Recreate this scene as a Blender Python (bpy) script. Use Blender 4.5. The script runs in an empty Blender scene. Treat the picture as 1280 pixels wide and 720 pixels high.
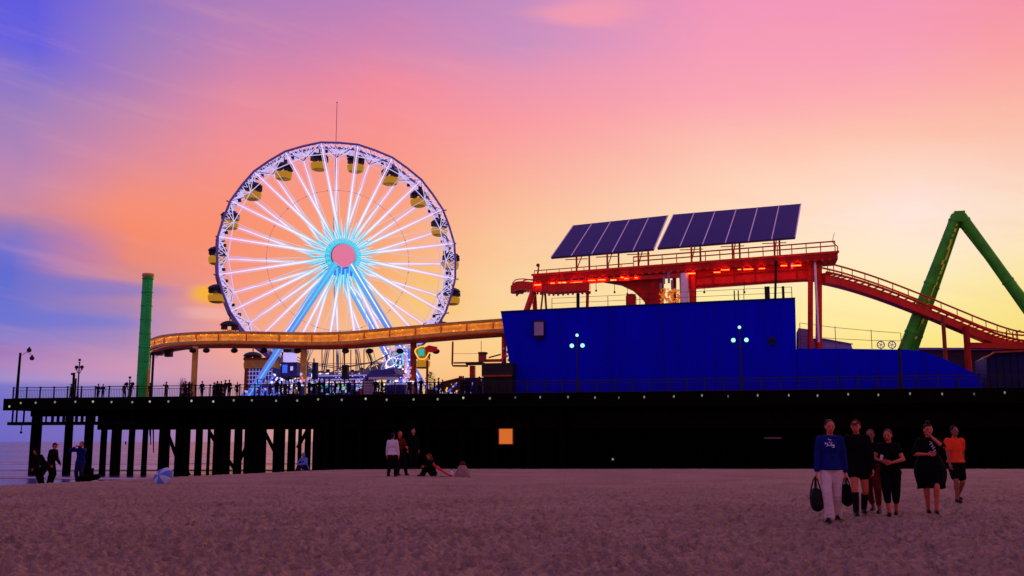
import bpy, bmesh, math, random
import numpy as np
from mathutils import Vector, Matrix

random.seed(7)
scene = bpy.context.scene
COL = scene.collection
R = math.radians
Z = Vector((0, 0, 1))

# ------------------------------------------------------------------ camera
F = 1280.0
HOR = 552.0
PITCH = math.atan((HOR - 360) / F)
cp, sp = math.cos(PITCH), math.sin(PITCH)
EYE = Vector((0, 0, 1.4))
cam_d = bpy.data.cameras.new('camera')
cam_d.sensor_width = 36.0
cam_d.lens = 36.0
cam_d.clip_start = 0.1
cam_d.clip_end = 20000
cam = bpy.data.objects.new('camera', cam_d)
cam.location = EYE
cam.rotation_euler = (R(90) + PITCH, 0, 0)
COL.objects.link(cam)
scene.camera = cam

DECK = 6.0


def ray(px, py):
    u = (px - 640) / F
    v = (360 - py) / F
    return Vector((u, cp - v * sp, sp + v * cp))


def at_z(px, py, z):
    d = ray(px, py)
    return EYE + d * ((z - EYE.z) / d.z)


def at_y(px, py, Y):
    d = ray(px, py)
    return EYE + d * (Y / d.y)


PA = at_z(8, 499.5, DECK)
PB = at_z(1280, 486, DECK)
EU = Vector((PB.x - PA.x, PB.y - PA.y, 0)).normalized()      # along the pier
EN = Vector((-EU.y, EU.x, 0))                                # away from the beach
D0 = PA.x * EN.x + PA.y * EN.y
PANG = math.atan2(EU.y, EU.x)


def at(px, py, s):
    """point seen at px,py on the upright plane s metres behind the pier front"""
    d = ray(px, py)
    return EYE + d * ((D0 + s) / (d.x * EN.x + d.y * EN.y))


def gz(px, z, s):
    """point in picture column px on that plane at height z"""
    a = (px - 640) / F
    dz = z - EYE.z
    Y = (D0 + s - EN.x * a * dz * sp) / (EN.x * a * cp + EN.y)
    return Vector((a * (Y * cp + dz * sp), Y, z))


def mpp(p):
    """metres per photo pixel at p"""
    q = p - EYE
    return (q.y * cp + q.z * sp) / F


# ------------------------------------------------------------------ helpers
def lin(c):
    out = []
    for x in c:
        x = x / 255.0
        out.append(x / 12.92 if x <= 0.04045 else ((x + 0.055) / 1.055) ** 2.4)
    return tuple(out)


class MB:
    def __init__(s):
        s.v = []
        s.f = []

    def add(s, verts, faces):
        b = len(s.v)
        s.v += [Vector(q) for q in verts]
        s.f += [tuple(b + i for i in f) for f in faces]
        return s

    def hexa(s, p):
        return s.add(p, [(0, 3, 2, 1), (4, 5, 6, 7), (0, 1, 5, 4), (1, 2, 6, 5), (2, 3, 7, 6), (3, 0, 4, 7)])

    def box(s, c, size, basis=None):
        c = Vector(c)
        ex, ey, ez = basis or (Vector((1, 0, 0)), Vector((0, 1, 0)), Z)
        a, b, d = size[0] / 2, size[1] / 2, size[2] / 2
        P = []
        for k in (-d, d):
            for i, j in ((-a, -b), (a, -b), (a, b), (-a, b)):
                P.append(c + ex * i + ey * j + ez * k)
        return s.hexa(P)

    def pbox(s, c, size):
        """box aligned to the pier: length along, depth, height"""
        return s.box(c, size, (EU, EN, Z))

    def bar(s, p0, p1, w, h, up=Z):
        p0, p1 = Vector(p0), Vector(p1)
        d = (p1 - p0)
        L = d.length
        d.normalize()
        side = d.cross(up)
        if side.length < 1e-4:
            side = d.cross(Vector((0, 1, 0)))
        side.normalize()
        u2 = side.cross(d)
        return s.box((p0 + p1) / 2, (L, w, h), (d, side, u2))

    def tube(s, p0, p1, r0, r1=None, n=8):
        return s.path([p0, p1], [r0, r0 if r1 is None else r1], n)

    def path(s, pts, r, n=6, closed=False):
        pts = [Vector(p) for p in pts]
        m = len(pts)
        rr = r if isinstance(r, (list, tuple)) else [r] * m
        V = []
        prev = None
        for i, p in enumerate(pts):
            if closed:
                d = pts[(i + 1) % m] - pts[i - 1]
            else:
                d = pts[min(i + 1, m - 1)] - pts[max(i - 1, 0)]
            d.normalize()
            if prev is None:
                a = d.cross(Z)
                if a.length < 1e-3:
                    a = d.cross(Vector((0, 1, 0)))
            else:
                a = prev - d * prev.dot(d)
            a.normalize()
            prev = a
            b = d.cross(a)
            for k in range(n):
                t = 2 * math.pi * k / n
                V.append(p + (a * math.cos(t) + b * math.sin(t)) * rr[i])
        Fc = []
        for i in range(m if closed else m - 1):
            j = (i + 1) % m
            for k in range(n):
                k2 = (k + 1) % n
                Fc.append((i * n + k, i * n + k2, j * n + k2, j * n + k))
        if not closed:
            Fc.append(tuple(range(n - 1, -1, -1)))
            Fc.append(tuple(range((m - 1) * n, m * n)))
        return s.add(V, Fc)

    def sphere(s, c, r, nu=12, nv=8, basis=None):
        c = Vector(c)
        r = r if isinstance(r, (list, tuple)) else (r, r, r)
        ex, ey, ez = basis or (Vector((1, 0, 0)), Vector((0, 1, 0)), Z)
        V = [c - ez * r[2]]
        for j in range(1, nv):
            ph = -math.pi / 2 + math.pi * j / nv
            for i in range(nu):
                th = 2 * math.pi * i / nu
                V.append(c + ex * (r[0] * math.cos(ph) * math.cos(th)) + ey * (r[1] * math.cos(ph) * math.sin(th)) + ez * (r[2] * math.sin(ph)))
        V.append(c + ez * r[2])
        Fc = []
        for i in range(nu):
            Fc.append((0, 1 + (i + 1) % nu, 1 + i))
        for j in range(nv - 2):
            for i in range(nu):
                a = 1 + j * nu
                b = a + nu
                Fc.append((a + i, a + (i + 1) % nu, b + (i + 1) % nu, b + i))
        t = len(V) - 1
        a = 1 + (nv - 2) * nu
        for i in range(nu):
            Fc.append((a + i, a + (i + 1) % nu, t))
        return s.add(V, Fc)

    def prism(s, pts, vec):
        pts = [Vector(p) for p in pts]
        vec = Vector(vec)
        n = len(pts)
        return s.add(pts + [p + vec for p in pts],
                     [tuple(range(n - 1, -1, -1)), tuple(range(n, 2 * n))] + [(i, (i + 1) % n, n + (i + 1) % n, n + i) for i in range(n)])

    def lathe(s, c, prof, n=16, axis=None):
        c = Vector(c)
        ez = (axis or Z).normalized()
        ex = ez.cross(Vector((0, 1, 0.001))).normalized()
        ey = ez.cross(ex)
        V = []
        for r, z in prof:
            for k in range(n):
                t = 2 * math.pi * k / n
                V.append(c + ez * z + (ex * math.cos(t) + ey * math.sin(t)) * max(r, 1e-4))
        Fc = []
        for i in range(len(prof) - 1):
            for k in range(n):
                k2 = (k + 1) % n
                Fc.append((i * n + k, i * n + k2, (i + 1) * n + k2, (i + 1) * n + k))
        Fc.append(tuple(range(n - 1, -1, -1)))
        Fc.append(tuple(range((len(prof) - 1) * n, len(prof) * n)))
        return s.add(V, Fc)

    def capsule(s, p0, r0, p1, r1, n=10, m=4):
        p0, p1 = Vector(p0), Vector(p1)
        d = (p1 - p0).normalized()
        pts, rr = [], []
        for i in range(m + 1):
            a = math.pi / 2 * (1 - i / m)
            pts.append(p0 - d * r0 * math.sin(a))
            rr.append(max(r0 * math.cos(a), r0 * 0.05))
        for i in range(m + 1):
            a = math.pi / 2 * i / m
            pts.append(p1 + d * r1 * math.sin(a))
            rr.append(max(r1 * math.cos(a), r1 * 0.05))
        return s.path(pts, rr, n)

    def mesh(s, name, off=Vector((0, 0, 0)), smooth=False):
        me = bpy.data.meshes.new(name)
        me.from_pydata([v - off for v in s.v], [], s.f)
        bm = bmesh.new()
        bm.from_mesh(me)
        bmesh.ops.recalc_face_normals(bm, faces=bm.faces)
        bm.to_mesh(me)
        bm.free()
        if smooth:
            me.polygons.foreach_set('use_smooth', [True] * len(me.polygons))
            me.set_sharp_from_angle(angle=R(40))
        return me

    def build(s, name, mat, parent=None, smooth=False):
        off = ORG.get(parent.name, Vector((0, 0, 0))) if parent else Vector((0, 0, 0))
        return link(name, s.mesh(name, off, smooth), mat, parent)


ORG = {}


def link(name, me, mat, parent=None):
    for m_ in (mat if isinstance(mat, (list, tuple)) else [mat]):
        me.materials.append(m_)
    o = bpy.data.objects.new(name, me)
    COL.objects.link(o)
    if parent:
        o.parent = parent
        ORG[o.name] = ORG.get(parent.name, Vector((0, 0, 0)))
    return o


def tag(o, label, cat, group=None):
    o['label'] = label
    o['category'] = cat
    if group:
        o['group'] = group
    return o


def thing(name, label, cat, loc=(0, 0, 0), group=None):
    o = bpy.data.objects.new(name, None)
    o.empty_display_size = 0.3
    COL.objects.link(o)
    o.location = loc
    ORG[o.name] = Vector(loc)
    return tag(o, label, cat, group)


def kids(o):
    return [c for c in ALLKIDS.get(o.name, [])]


ALLKIDS = {}


def copy_tree(o, children, loc, rz=0.0, label=None, group=None, scale=1.0):
    """copy a thing with its parts and their sub-parts"""
    r = o.copy()
    COL.objects.link(r)
    r.location = loc
    r.rotation_euler = (0, 0, rz)
    r.scale = (scale,) * 3
    if label:
        r['label'] = label
    if group:
        r['group'] = group

    def rec(src, dst):
        for ch in children.get(src.name, []):
            c = ch.copy()
            COL.objects.link(c)
            c.parent = dst
            rec(ch, c)
    rec(o, r)
    return r


def child_map(root):
    m = {}
    def rec(o):
        cs = [c for c in COL.objects if c.parent == o]
        m[o.name] = cs
        for c in cs:
            rec(c)
    rec(root)
    return m


ORD = 'first second third fourth fifth sixth seventh eighth ninth tenth eleventh twelfth thirteenth fourteenth fifteenth sixteenth seventeenth eighteenth nineteenth'.split()
TENS = {20: 'twenti', 30: 'thirti', 40: 'forti', 50: 'fifti', 60: 'sixti'}
TENW = {20: 'twenty', 30: 'thirty', 40: 'forty', 50: 'fifty', 60: 'sixty'}


def nth(i):
    if i < 20:
        return ORD[i - 1]
    t = i // 10 * 10
    return TENS[t] + 'eth' if i == t else TENW[t] + '-' + ORD[i - t - 1]


# ------------------------------------------------------------------ materials
def mat(name, base, rough=0.6, metal=0.0, var=0.25, scale=1.2, bump=0.0, bscale=8.0, emit=None, estr=0.0, spec=0.4, stretch=(1, 1, 1)):
    m = bpy.data.materials.new(name)
    m.use_nodes = True
    nt = m.node_tree
    b = nt.nodes['Principled BSDF']
    b.inputs['Roughness'].default_value = rough
    b.inputs['Metallic'].default_value = metal
    b.inputs['Specular IOR Level'].default_value = spec
    base = tuple(base)[:3]
    geo = nt.nodes.new('ShaderNodeNewGeometry')
    mp = nt.nodes.new('ShaderNodeMapping')
    mp.inputs['Scale'].default_value = stretch
    nt.links.new(geo.outputs['Position'], mp.inputs['Vector'])
    if var > 0:
        n = nt.nodes.new('ShaderNodeTexNoise')
        n.inputs['Scale'].default_value = scale
        n.inputs['Detail'].default_value = 6
        n.inputs['Roughness'].default_value = 0.65
        nt.links.new(mp.outputs[0], n.inputs['Vector'])
        r = nt.nodes.new('ShaderNodeValToRGB')
        r.color_ramp.elements[0].position = 0.3
        r.color_ramp.elements[1].position = 0.72
        r.color_ramp.elements[0].color = tuple(c * (1 - var) for c in base) + (1,)
        r.color_ramp.elements[1].color = tuple(min(c * (1 + var * 0.8), 1) for c in base) + (1,)
        nt.links.new(n.outputs['Fac'], r.inputs['Fac'])
        nt.links.new(r.outputs['Color'], b.inputs['Base Color'])
        mr = nt.nodes.new('ShaderNodeMapRange')
        mr.inputs['To Min'].default_value = max(rough - 0.12, 0.02)
        mr.inputs['To Max'].default_value = min(rough + 0.12, 1)
        nt.links.new(n.outputs['Fac'], mr.inputs['Value'])
        nt.links.new(mr.outputs[0], b.inputs['Roughness'])
    else:
        b.inputs['Base Color'].default_value = base + (1,)
    if bump > 0:
        n2 = nt.nodes.new('ShaderNodeTexNoise')
        n2.inputs['Scale'].default_value = bscale
        n2.inputs['Detail'].default_value = 5
        nt.links.new(mp.outputs[0], n2.inputs['Vector'])
        bp = nt.nodes.new('ShaderNodeBump')
        bp.inputs['Strength'].default_value = bump
        bp.inputs['Distance'].default_value = 0.05
        nt.links.new(n2.outputs['Fac'], bp.inputs['Height'])
        nt.links.new(bp.outputs[0], b.inputs['Normal'])
    if emit:
        b.inputs['Emission Color'].default_value = tuple(emit) + (1,)
        b.inputs['Emission Strength'].default_value = estr
    return m


def led(name, col, strength):
    return mat(name, (0.04, 0.04, 0.04), 0.5, var=0.0, spec=0.1, emit=col, estr=strength)


M = {}
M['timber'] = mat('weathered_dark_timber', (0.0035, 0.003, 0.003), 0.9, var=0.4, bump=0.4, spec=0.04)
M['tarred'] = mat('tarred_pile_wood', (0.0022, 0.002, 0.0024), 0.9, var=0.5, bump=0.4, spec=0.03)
M['blue_hull'] = mat('royal_blue_painted_cladding', (0.0012, 0.0015, 0.72), 0.7, var=0.20, scale=0.5, bump=0.15, bscale=2.0, spec=0.05, stretch=(1, 1, 0.22))
M['blue_dark'] = mat('dark_blue_paint', (0.004, 0.006, 0.12), 0.6, var=0.4, spec=0.2)
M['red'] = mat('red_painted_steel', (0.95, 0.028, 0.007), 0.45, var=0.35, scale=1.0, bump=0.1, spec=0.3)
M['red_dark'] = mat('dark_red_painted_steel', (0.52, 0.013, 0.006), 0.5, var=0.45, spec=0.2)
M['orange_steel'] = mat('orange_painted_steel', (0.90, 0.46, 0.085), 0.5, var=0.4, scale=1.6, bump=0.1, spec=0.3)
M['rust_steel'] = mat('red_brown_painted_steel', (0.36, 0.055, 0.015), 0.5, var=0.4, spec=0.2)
M['green'] = mat('green_painted_steel', (0.006, 0.62, 0.10), 0.45, var=0.35, scale=0.8, bump=0.1, spec=0.3)
M['green_dark'] = mat('dark_green_painted_steel', (0.045, 0.50, 0.012), 0.4, var=0.4, scale=0.8, spec=0.3)
M['lime_lit'] = mat('lime_highlight', (0.75, 0.85, 0.03), 0.5)
M['yellow'] = mat('yellow_painted_fibreglass', (0.95, 0.55, 0.02), 0.35, var=0.25, spec=0.4)
M['canopy'] = mat('dark_canopy_fibreglass', (0.03, 0.018, 0.05), 0.5, var=0.3)
M['purple_rim'] = mat('purple_painted_steel', (0.24, 0.19, 0.60), 0.45, var=0.3)
M['black'] = mat('black_paint', (0.01, 0.01, 0.012), 0.6, var=0.3, spec=0.2)
M['iron'] = mat('dark_iron', (0.02, 0.017, 0.02), 0.6, var=0.3, spec=0.2)
M['grey'] = mat('grey_metal', (0.35, 0.33, 0.36), 0.4, 0.5, var=0.2)
M['silver'] = mat('silver_metal', (0.75, 0.72, 0.78), 0.3, 0.6, var=0.15)
M['lilac_wall'] = mat('lilac_grey_wall', (0.36, 0.28, 0.45), 0.7, var=0.2)
M['panel_glass'] = mat('dark_solar_glass', (0.030, 0.005, 0.18), 0.35, 0.0, var=0.15, spec=0.18)
M['panel_frame'] = mat('pale_aluminium', (0.92, 0.88, 0.95), 0.5, 0.0, var=0.08)
M['brown'] = mat('maroon_canvas', (0.10, 0.015, 0.012), 0.8, var=0.3)
M['booth_blue'] = mat('blue_booth_panel', (0.04, 0.05, 0.35), 0.6, var=0.5, scale=2.5)
M['white_paint'] = mat('white_paint', (0.7, 0.68, 0.72), 0.5, var=0.15)
M['red_booth'] = mat('red_booth_panel', (0.92, 0.02, 0.012), 0.6, var=0.4)
M['curtain'] = mat('lilac_curtain', (0.42, 0.3, 0.42), 0.8, var=0.35, stretch=(6, 6, 0.3))

M['led_white'] = led('white_light_strip', (0.95, 0.80, 1.0), 1.35)
M['led_lilac'] = led('lilac_light_strip', (0.55, 0.45, 1.0), 0.95)
M['led_lilac_dim'] = led('faint_lilac_light_strip', (0.42, 0.34, 0.85), 0.55)
M['led_cyan'] = led('cyan_light_strip', (0.08, 0.62, 0.85), 1.1)
M['led_blue'] = led('blue_light_strip', (0.05, 0.14, 0.95), 0.9)
M['led_pink'] = led('pink_light_panel', (0.82, 0.20, 0.36), 0.9)
M['led_globe'] = led('white_lamp_globe', (0.36, 1.0, 0.62), 1.5)
M['led_edge'] = led('pale_green_lamp', (0.80, 0.95, 0.45), 0.5)
M['led_edge_dim'] = led('faint_white_lamp', (0.7, 0.75, 0.72), 0.28)
M['led_edge_mid'] = led('half_lit_green_lamp', (0.62, 0.8, 0.36), 0.32)
M['led_edge_low'] = led('failing_white_lamp', (0.6, 0.66, 0.62), 0.12)
M['led_lilac_white'] = led('pale_lilac_light_strip', (0.80, 0.84, 1.0), 1.0)
M['led_orange'] = led('orange_lit_panel', (0.92, 0.20, 0.02), 0.70)
M['led_yellow'] = led('yellow_lamp', (1.0, 0.62, 0.08), 1.0)
M['led_red'] = led('red_lamp', (1.0, 0.032, 0.004), 22.0)
M['led_warm'] = led('warm_bulb', (1.0, 0.34, 0.05), 2.5)
M['led_cove'] = led('amber_cove_light', (1.0, 0.56, 0.18), 5.5)
M['led_teal'] = led('teal_sign_light', (0.02, 0.55, 0.45), 0.8)
M['led_green'] = led('green_lamp', (0.10, 0.9, 0.2), 0.8)


# ------------------------------------------------------------------ sky
def build_world():
    w = bpy.data.worlds.new('World')
    scene.world = w
    w.use_nodes = True
    nt = w.node_tree
    N, L = nt.nodes, nt.links
    N.clear()

    def math_(op, a, b=None, c=None, clamp=False):
        n = N.new('ShaderNodeMath')
        n.operation = op
        n.use_clamp = clamp
        for i, q in enumerate((a, b, c)):
            if q is None:
                continue
            if isinstance(q, (int, float)):
                n.inputs[i].default_value = q
            else:
                L.new(q, n.inputs[i])
        return n.outputs[0]

    def sstep(v, lo, hi):
        n = N.new('ShaderNodeMapRange')
        n.interpolation_type = 'SMOOTHSTEP'
        n.inputs['From Min'].default_value = lo
        n.inputs['From Max'].default_value = hi
        L.new(v, n.inputs['Value'])
        return n.outputs[0]

    def lstep(v, lo, hi):
        n = N.new('ShaderNodeMapRange')
        n.inputs['From Min'].default_value = lo
        n.inputs['From Max'].default_value = hi
        L.new(v, n.inputs['Value'])
        return n.outputs[0]

    def mix(f, a, b, mode='MIX'):
        n = N.new('ShaderNodeMix')
        n.data_type = 'RGBA'
        n.blend_type = mode
        if isinstance(f, (int, float)):
            n.inputs[0].default_value = f
        else:
            L.new(f, n.inputs[0])
        for k, q in ((6, a), (7, b)):
            if isinstance(q, tuple):
                n.inputs[k].default_value = tuple(q) + (1,)
            else:
                L.new(q, n.inputs[k])
        return n.outputs[2]

    tc = N.new('ShaderNodeTexCoord')
    sx = N.new('ShaderNodeSeparateXYZ')
    L.new(tc.outputs['Generated'], sx.inputs[0])
    x, y, z = sx.outputs
    az = math_('ARCTAN2', x, y)
    hyp = math_('SQRT', math_('ADD', math_('MULTIPLY', x, x), math_('MULTIPLY', y, y)))
    el = math_('ARCTAN2', z, hyp)

    # drifting cloud streaks bend the colour bands
    def noise(sa, se, tilt, detail, seed, rough=0.55):
        cx = N.new('ShaderNodeCombineXYZ')
        L.new(math_('MULTIPLY', az, sa), cx.inputs[0])
        L.new(math_('MULTIPLY', math_('ADD', el, math_('MULTIPLY', az, tilt)), se), cx.inputs[1])
        cx.inputs[2].default_value = seed
        n = N.new('ShaderNodeTexNoise')
        n.inputs['Scale'].default_value = 1.0
        n.inputs['Detail'].default_value = detail
        n.inputs['Roughness'].default_value = rough
        L.new(cx.outputs[0], n.inputs['Vector'])
        return math_('SUBTRACT', n.outputs['Fac'], 0.5)
    n1 = noise(4.0, 16.0, 0.25, 4, 1.7)
    n2 = noise(7.0, 60.0, 0.12, 5, 5.1)
    low = sstep(el, R(0.5), R(7))          # leave the horizon straight
    elw = math_('ADD', el, math_('MULTIPLY', math_('ADD', math_('MULTIPLY', n1, 0.040), math_('MULTIPLY', n2, 0.007)), low))
    azw = math_('ADD', az, math_('MULTIPLY', n1, 0.07))

    cols = [
        (15, [(0, (98, 92, 228)), (60, (106, 98, 228)), (100, (134, 116, 210)), (140, (164, 130, 194)), (190, (180, 133, 188)), (230, (200, 138, 178)),
              (262, (205, 136, 164)), (285, (160, 124, 184)), (312, (112, 112, 212)), (345, (98, 107, 212)), (385, (108, 114, 212)), (420, (132, 122, 208)),
              (440, (165, 120, 190)), (455, (176, 132, 195)), (474, (165, 142, 208)), (483, (122, 116, 205)), (520, (108, 103, 205)), (552, (104, 100, 198))]),
        (160, [(0, (152, 120, 200)), (50, (162, 126, 196)), (100, (180, 130, 188)), (150, (206, 138, 174)), (200, (230, 142, 158)), (250, (252, 146, 120)),
               (290, (255, 141, 108)), (330, (240, 140, 122)), (362, (196, 136, 162)), (400, (150, 130, 200)), (430, (176, 138, 192)), (460, (208, 150, 188)),
               (476, (196, 150, 196)), (485, (142, 124, 192)), (520, (130, 112, 192)), (552, (122, 104, 190))]),
        (285, [(0, (180, 128, 190)), (60, (200, 132, 184)), (120, (232, 140, 166)), (180, (250, 145, 148)), (240, (255, 148, 126)), (290, (255, 146, 112)),
               (340, (252, 146, 122)), (400, (250, 160, 140)), (440, (246, 164, 152)), (468, (228, 160, 168)), (486, (196, 142, 166)), (552, (180, 130, 160))]),
        (470, [(0, (190, 130, 192)), (60, (222, 136, 178)), (105, (248, 141, 160)), (165, (255, 148, 146)), (240, (255, 158, 128)), (320, (255, 170, 116)),
               (390, (255, 186, 128)), (440, (255, 198, 142)), (480, (250, 190, 138)), (552, (235, 160, 120))]),
        (640, [(0, (200, 142, 196)), (60, (208, 146, 196)), (100, (236, 150, 182)), (150, (255, 156, 164)), (220, (255, 178, 156)), (290, (255, 200, 156)),
               (350, (255, 212, 158)), (400, (255, 217, 152)), (450, (255, 206, 134)), (552, (240, 160, 90))]),
        (900, [(0, (245, 150, 190)), (60, (250, 156, 186)), (120, (254, 166, 180)), (180, (255, 190, 178)), (235, (255, 210, 184)), (290, (255, 222, 184)),
               (340, (253, 230, 174)), (385, (252, 234, 160)), (552, (245, 190, 100))]),
        (1140, [(0, (249, 151, 186)), (60, (251, 160, 184)), (120, (255, 176, 176)), (170, (255, 196, 175)), (220, (255, 216, 200)), (265, (255, 230, 222)),
                (315, (254, 233, 208)), (370, (252, 235, 172)), (425, (249, 230, 128)), (552, (240, 190, 80))]),
        (1275, [(0, (250, 150, 172)), (80, (255, 166, 166)), (150, (255, 192, 172)), (210, (255, 213, 194)), (260, (255, 227, 202)), (310, (255, 231, 188)),
                (370, (251, 230, 146)), (430, (247, 218, 112)), (552, (235, 180, 75))]),
    ]
    TOP = R(27.0)
    f = lstep(elw, 0, TOP)
    outs = []
    for px, stops in cols:
        d0 = ray(px, 280)
        a0 = math.atan2(d0.x, d0.y)
        rp = N.new('ShaderNodeValToRGB')
        st = []
        for py, c in stops:
            d = ray(px, py)
            e = math.atan2(d.z, math.hypot(d.x, d.y))
            st.append((max(min(e / TOP, 1), 0), lin(c)))
        st.sort()
        els = rp.color_ramp.elements
        els[0].position, els[0].color = st[0][0], st[0][1] + (1,)
        els[1].position, els[1].color = st[-1][0], st[-1][1] + (1,)
        for p_, c_ in st[1:-1]:
            e_ = els.new(p_)
            e_.color = c_ + (1,)
        L.new(f, rp.inputs[0])
        outs.append((a0, rp.outputs[0]))
    c = outs[0][1]
    for i in range(1, len(outs)):
        c = mix(lstep(azw, outs[i - 1][0], outs[i][0]), c, outs[i][1])
    # thin cloud veil
    n3 = noise(5.0, 40.0, 0.18, 6, 9.3, 0.6)
    c = mix(math_('MULTIPLY', sstep(n3, 0.0, 0.25), math_('MULTIPLY', low, 0.16)), c, lin((255, 176, 168)))

    # clouds lit from below
    def blob(px, py, wx, wy, col, amt, c):
        d = ray(px, py)
        a0, e0 = math.atan2(d.x, d.y), math.atan2(d.z, math.hypot(d.x, d.y))
        da = math_('DIVIDE', math_('SUBTRACT', az, a0), wx / F)
        de = math_('DIVIDE', math_('SUBTRACT', el, e0), wy / F)
        r = math_('SQRT', math_('ADD', math_('MULTIPLY', da, da), math_('MULTIPLY', de, de)))
        r = math_('ADD', r, math_('MULTIPLY', n2, 0.9))
        return mix(math_('MULTIPLY', math_('SUBTRACT', 1.0, sstep(r, 0.25, 1.0)), amt), c, lin(col))
    c = blob(262, 368, 32, 18, (255, 182, 40), 0.95, c)
    c = blob(262, 392, 55, 12, (248, 186, 176), 0.6, c)
    c = blob(535, 372, 60, 42, (255, 205, 90), 0.45, c)
    c = blob(520, 340, 50, 22, (255, 190, 80), 0.3, c)
    c = blob(735, 14, 110, 24, (255, 160, 176), 0.7, c)
    c = blob(120, 360, 120, 16, (108, 116, 214), 0.55, c)
    c = blob(60, 400, 130, 14, (98, 112, 220), 0.4, c)

    # overhead and behind the viewer: dusk violet with the pink anti-twilight arch
    c = mix(sstep(el, R(25), R(70)), c, (0.30, 0.20, 0.46))
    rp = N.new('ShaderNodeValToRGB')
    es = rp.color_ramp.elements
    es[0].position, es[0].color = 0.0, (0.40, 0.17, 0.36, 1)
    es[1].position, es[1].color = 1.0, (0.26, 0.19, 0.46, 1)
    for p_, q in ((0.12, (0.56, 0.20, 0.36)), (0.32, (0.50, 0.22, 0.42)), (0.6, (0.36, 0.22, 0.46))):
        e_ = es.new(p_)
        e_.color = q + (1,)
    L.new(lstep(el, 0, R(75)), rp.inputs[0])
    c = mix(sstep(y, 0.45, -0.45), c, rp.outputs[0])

    sky = N.new('ShaderNodeTexSky')
    sky.sky_type = 'NISHITA'
    sky.sun_disc = False
    sky.sun_elevation = R(13.0)
    sky.sun_rotation = R(16.0)
    bg0 = N.new('ShaderNodeBackground')
    bg0.inputs['Strength'].default_value = 0.05
    L.new(sky.outputs[0], bg0.inputs[0])
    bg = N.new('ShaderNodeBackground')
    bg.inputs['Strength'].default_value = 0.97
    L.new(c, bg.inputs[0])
    mx = N.new('ShaderNodeMixShader')
    mx.inputs[0].default_value = 0.96
    L.new(bg0.outputs[0], mx.inputs[1])
    L.new(bg.outputs[0], mx.inputs[2])
    out = N.new('ShaderNodeOutputWorld')
    L.new(mx.outputs[0], out.inputs[0])


build_world()
sd = bpy.data.lights.new('sun', 'SUN')
sd.energy = 0.9
sd.angle = R(22)
sd.color = (1.0, 0.50, 0.40)
so = bpy.data.objects.new('sun', sd)
COL.objects.link(so)
sdir = Vector((math.sin(R(16)) * math.cos(R(13)), math.cos(R(16)) * math.cos(R(13)), math.sin(R(13))))
so.rotation_euler = (-sdir).to_track_quat('-Z', 'Y').to_euler()

vs = scene.view_settings
vs.view_transform = 'Standard'
vs.look = 'None'
vs.gamma = 1.0
vs.exposure = 0.0
scene.cycles.max_bounces = 6
scene.cycles.use_denoising = True


# ------------------------------------------------------------------ beach and sea
def vnoise(x, y, seed):
    xi, yi = np.floor(x), np.floor(y)
    fx, fy = x - xi, y - yi
    fx, fy = fx * fx * (3 - 2 * fx), fy * fy * (3 - 2 * fy)

    def h(a, b):
        q = np.sin(a * 127.1 + b * 311.7 + seed * 74.7) * 43758.5453
        return q - np.floor(q)
    return (h(xi, yi) * (1 - fx) + h(xi + 1, yi) * fx) * (1 - fy) + (h(xi, yi + 1) * (1 - fx) + h(xi + 1, yi + 1) * fx) * fy - 0.5


def pits(x, y, cell, rad, seed):
    """dents of footprints: depth 0..1"""
    gx_, gy_ = x / cell, y / cell
    xi, yi = np.floor(gx_), np.floor(gy_)
    out = np.zeros_like(x)
    for i in (-1, 0, 1):
        for j in (-1, 0, 1):
            a, b = xi + i, yi + j
            h1 = np.sin(a * 12.9898 + b * 78.233 + seed) * 43758.5453
            h1 -= np.floor(h1)
            h2 = np.sin(a * 39.346 + b * 11.135 + seed * 2.3) * 24634.6345
            h2 -= np.floor(h2)
            h3 = np.sin(a * 73.156 + b * 52.235 + seed * 3.1) * 14375.964
            h3 -= np.floor(h3)
            th = h3 * 3.1416
            dx, dy = (gx_ - a - h1) * cell, (gy_ - b - h2) * cell
            u = dx * np.cos(th) + dy * np.sin(th)
            v = -dx * np.sin(th) + dy * np.cos(th)
            d2 = (u / (rad * 1.5)) ** 2 + (v / rad) ** 2
            q = np.exp(-d2 * 1.2) - 0.35 * np.exp(-((np.sqrt(d2) - 1.5) ** 2) * 4)
            out += q * (0.4 + 0.6 * h3)
    return out


def base_z(X, Y):
    sR = Y - 56.0
    sL = -0.939 * (X + 9.0) + 0.345 * (Y - 56.0)
    k = 1.2
    m_ = np.maximum(sR, sL)
    s = m_ + k * np.log(np.exp((sR - m_) / k) + np.exp((sL - m_) / k)) - 0.35
    soft = 1.4
    t = np.clip(s / soft, -30, 30)
    z = -0.085 * np.where(s / soft > 25, s, soft * np.log1p(np.exp(t)))
    f = np.clip((X + 26) / 16.0, 0, 1)
    f = f * f * (3 - 2 * f)
    zmin = -5.0 + f * 3.3
    return np.maximum(z, zmin)


def ground_z(x, y):
    return float(base_z(np.array([float(x)]), np.array([float(y)]))[0])


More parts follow.
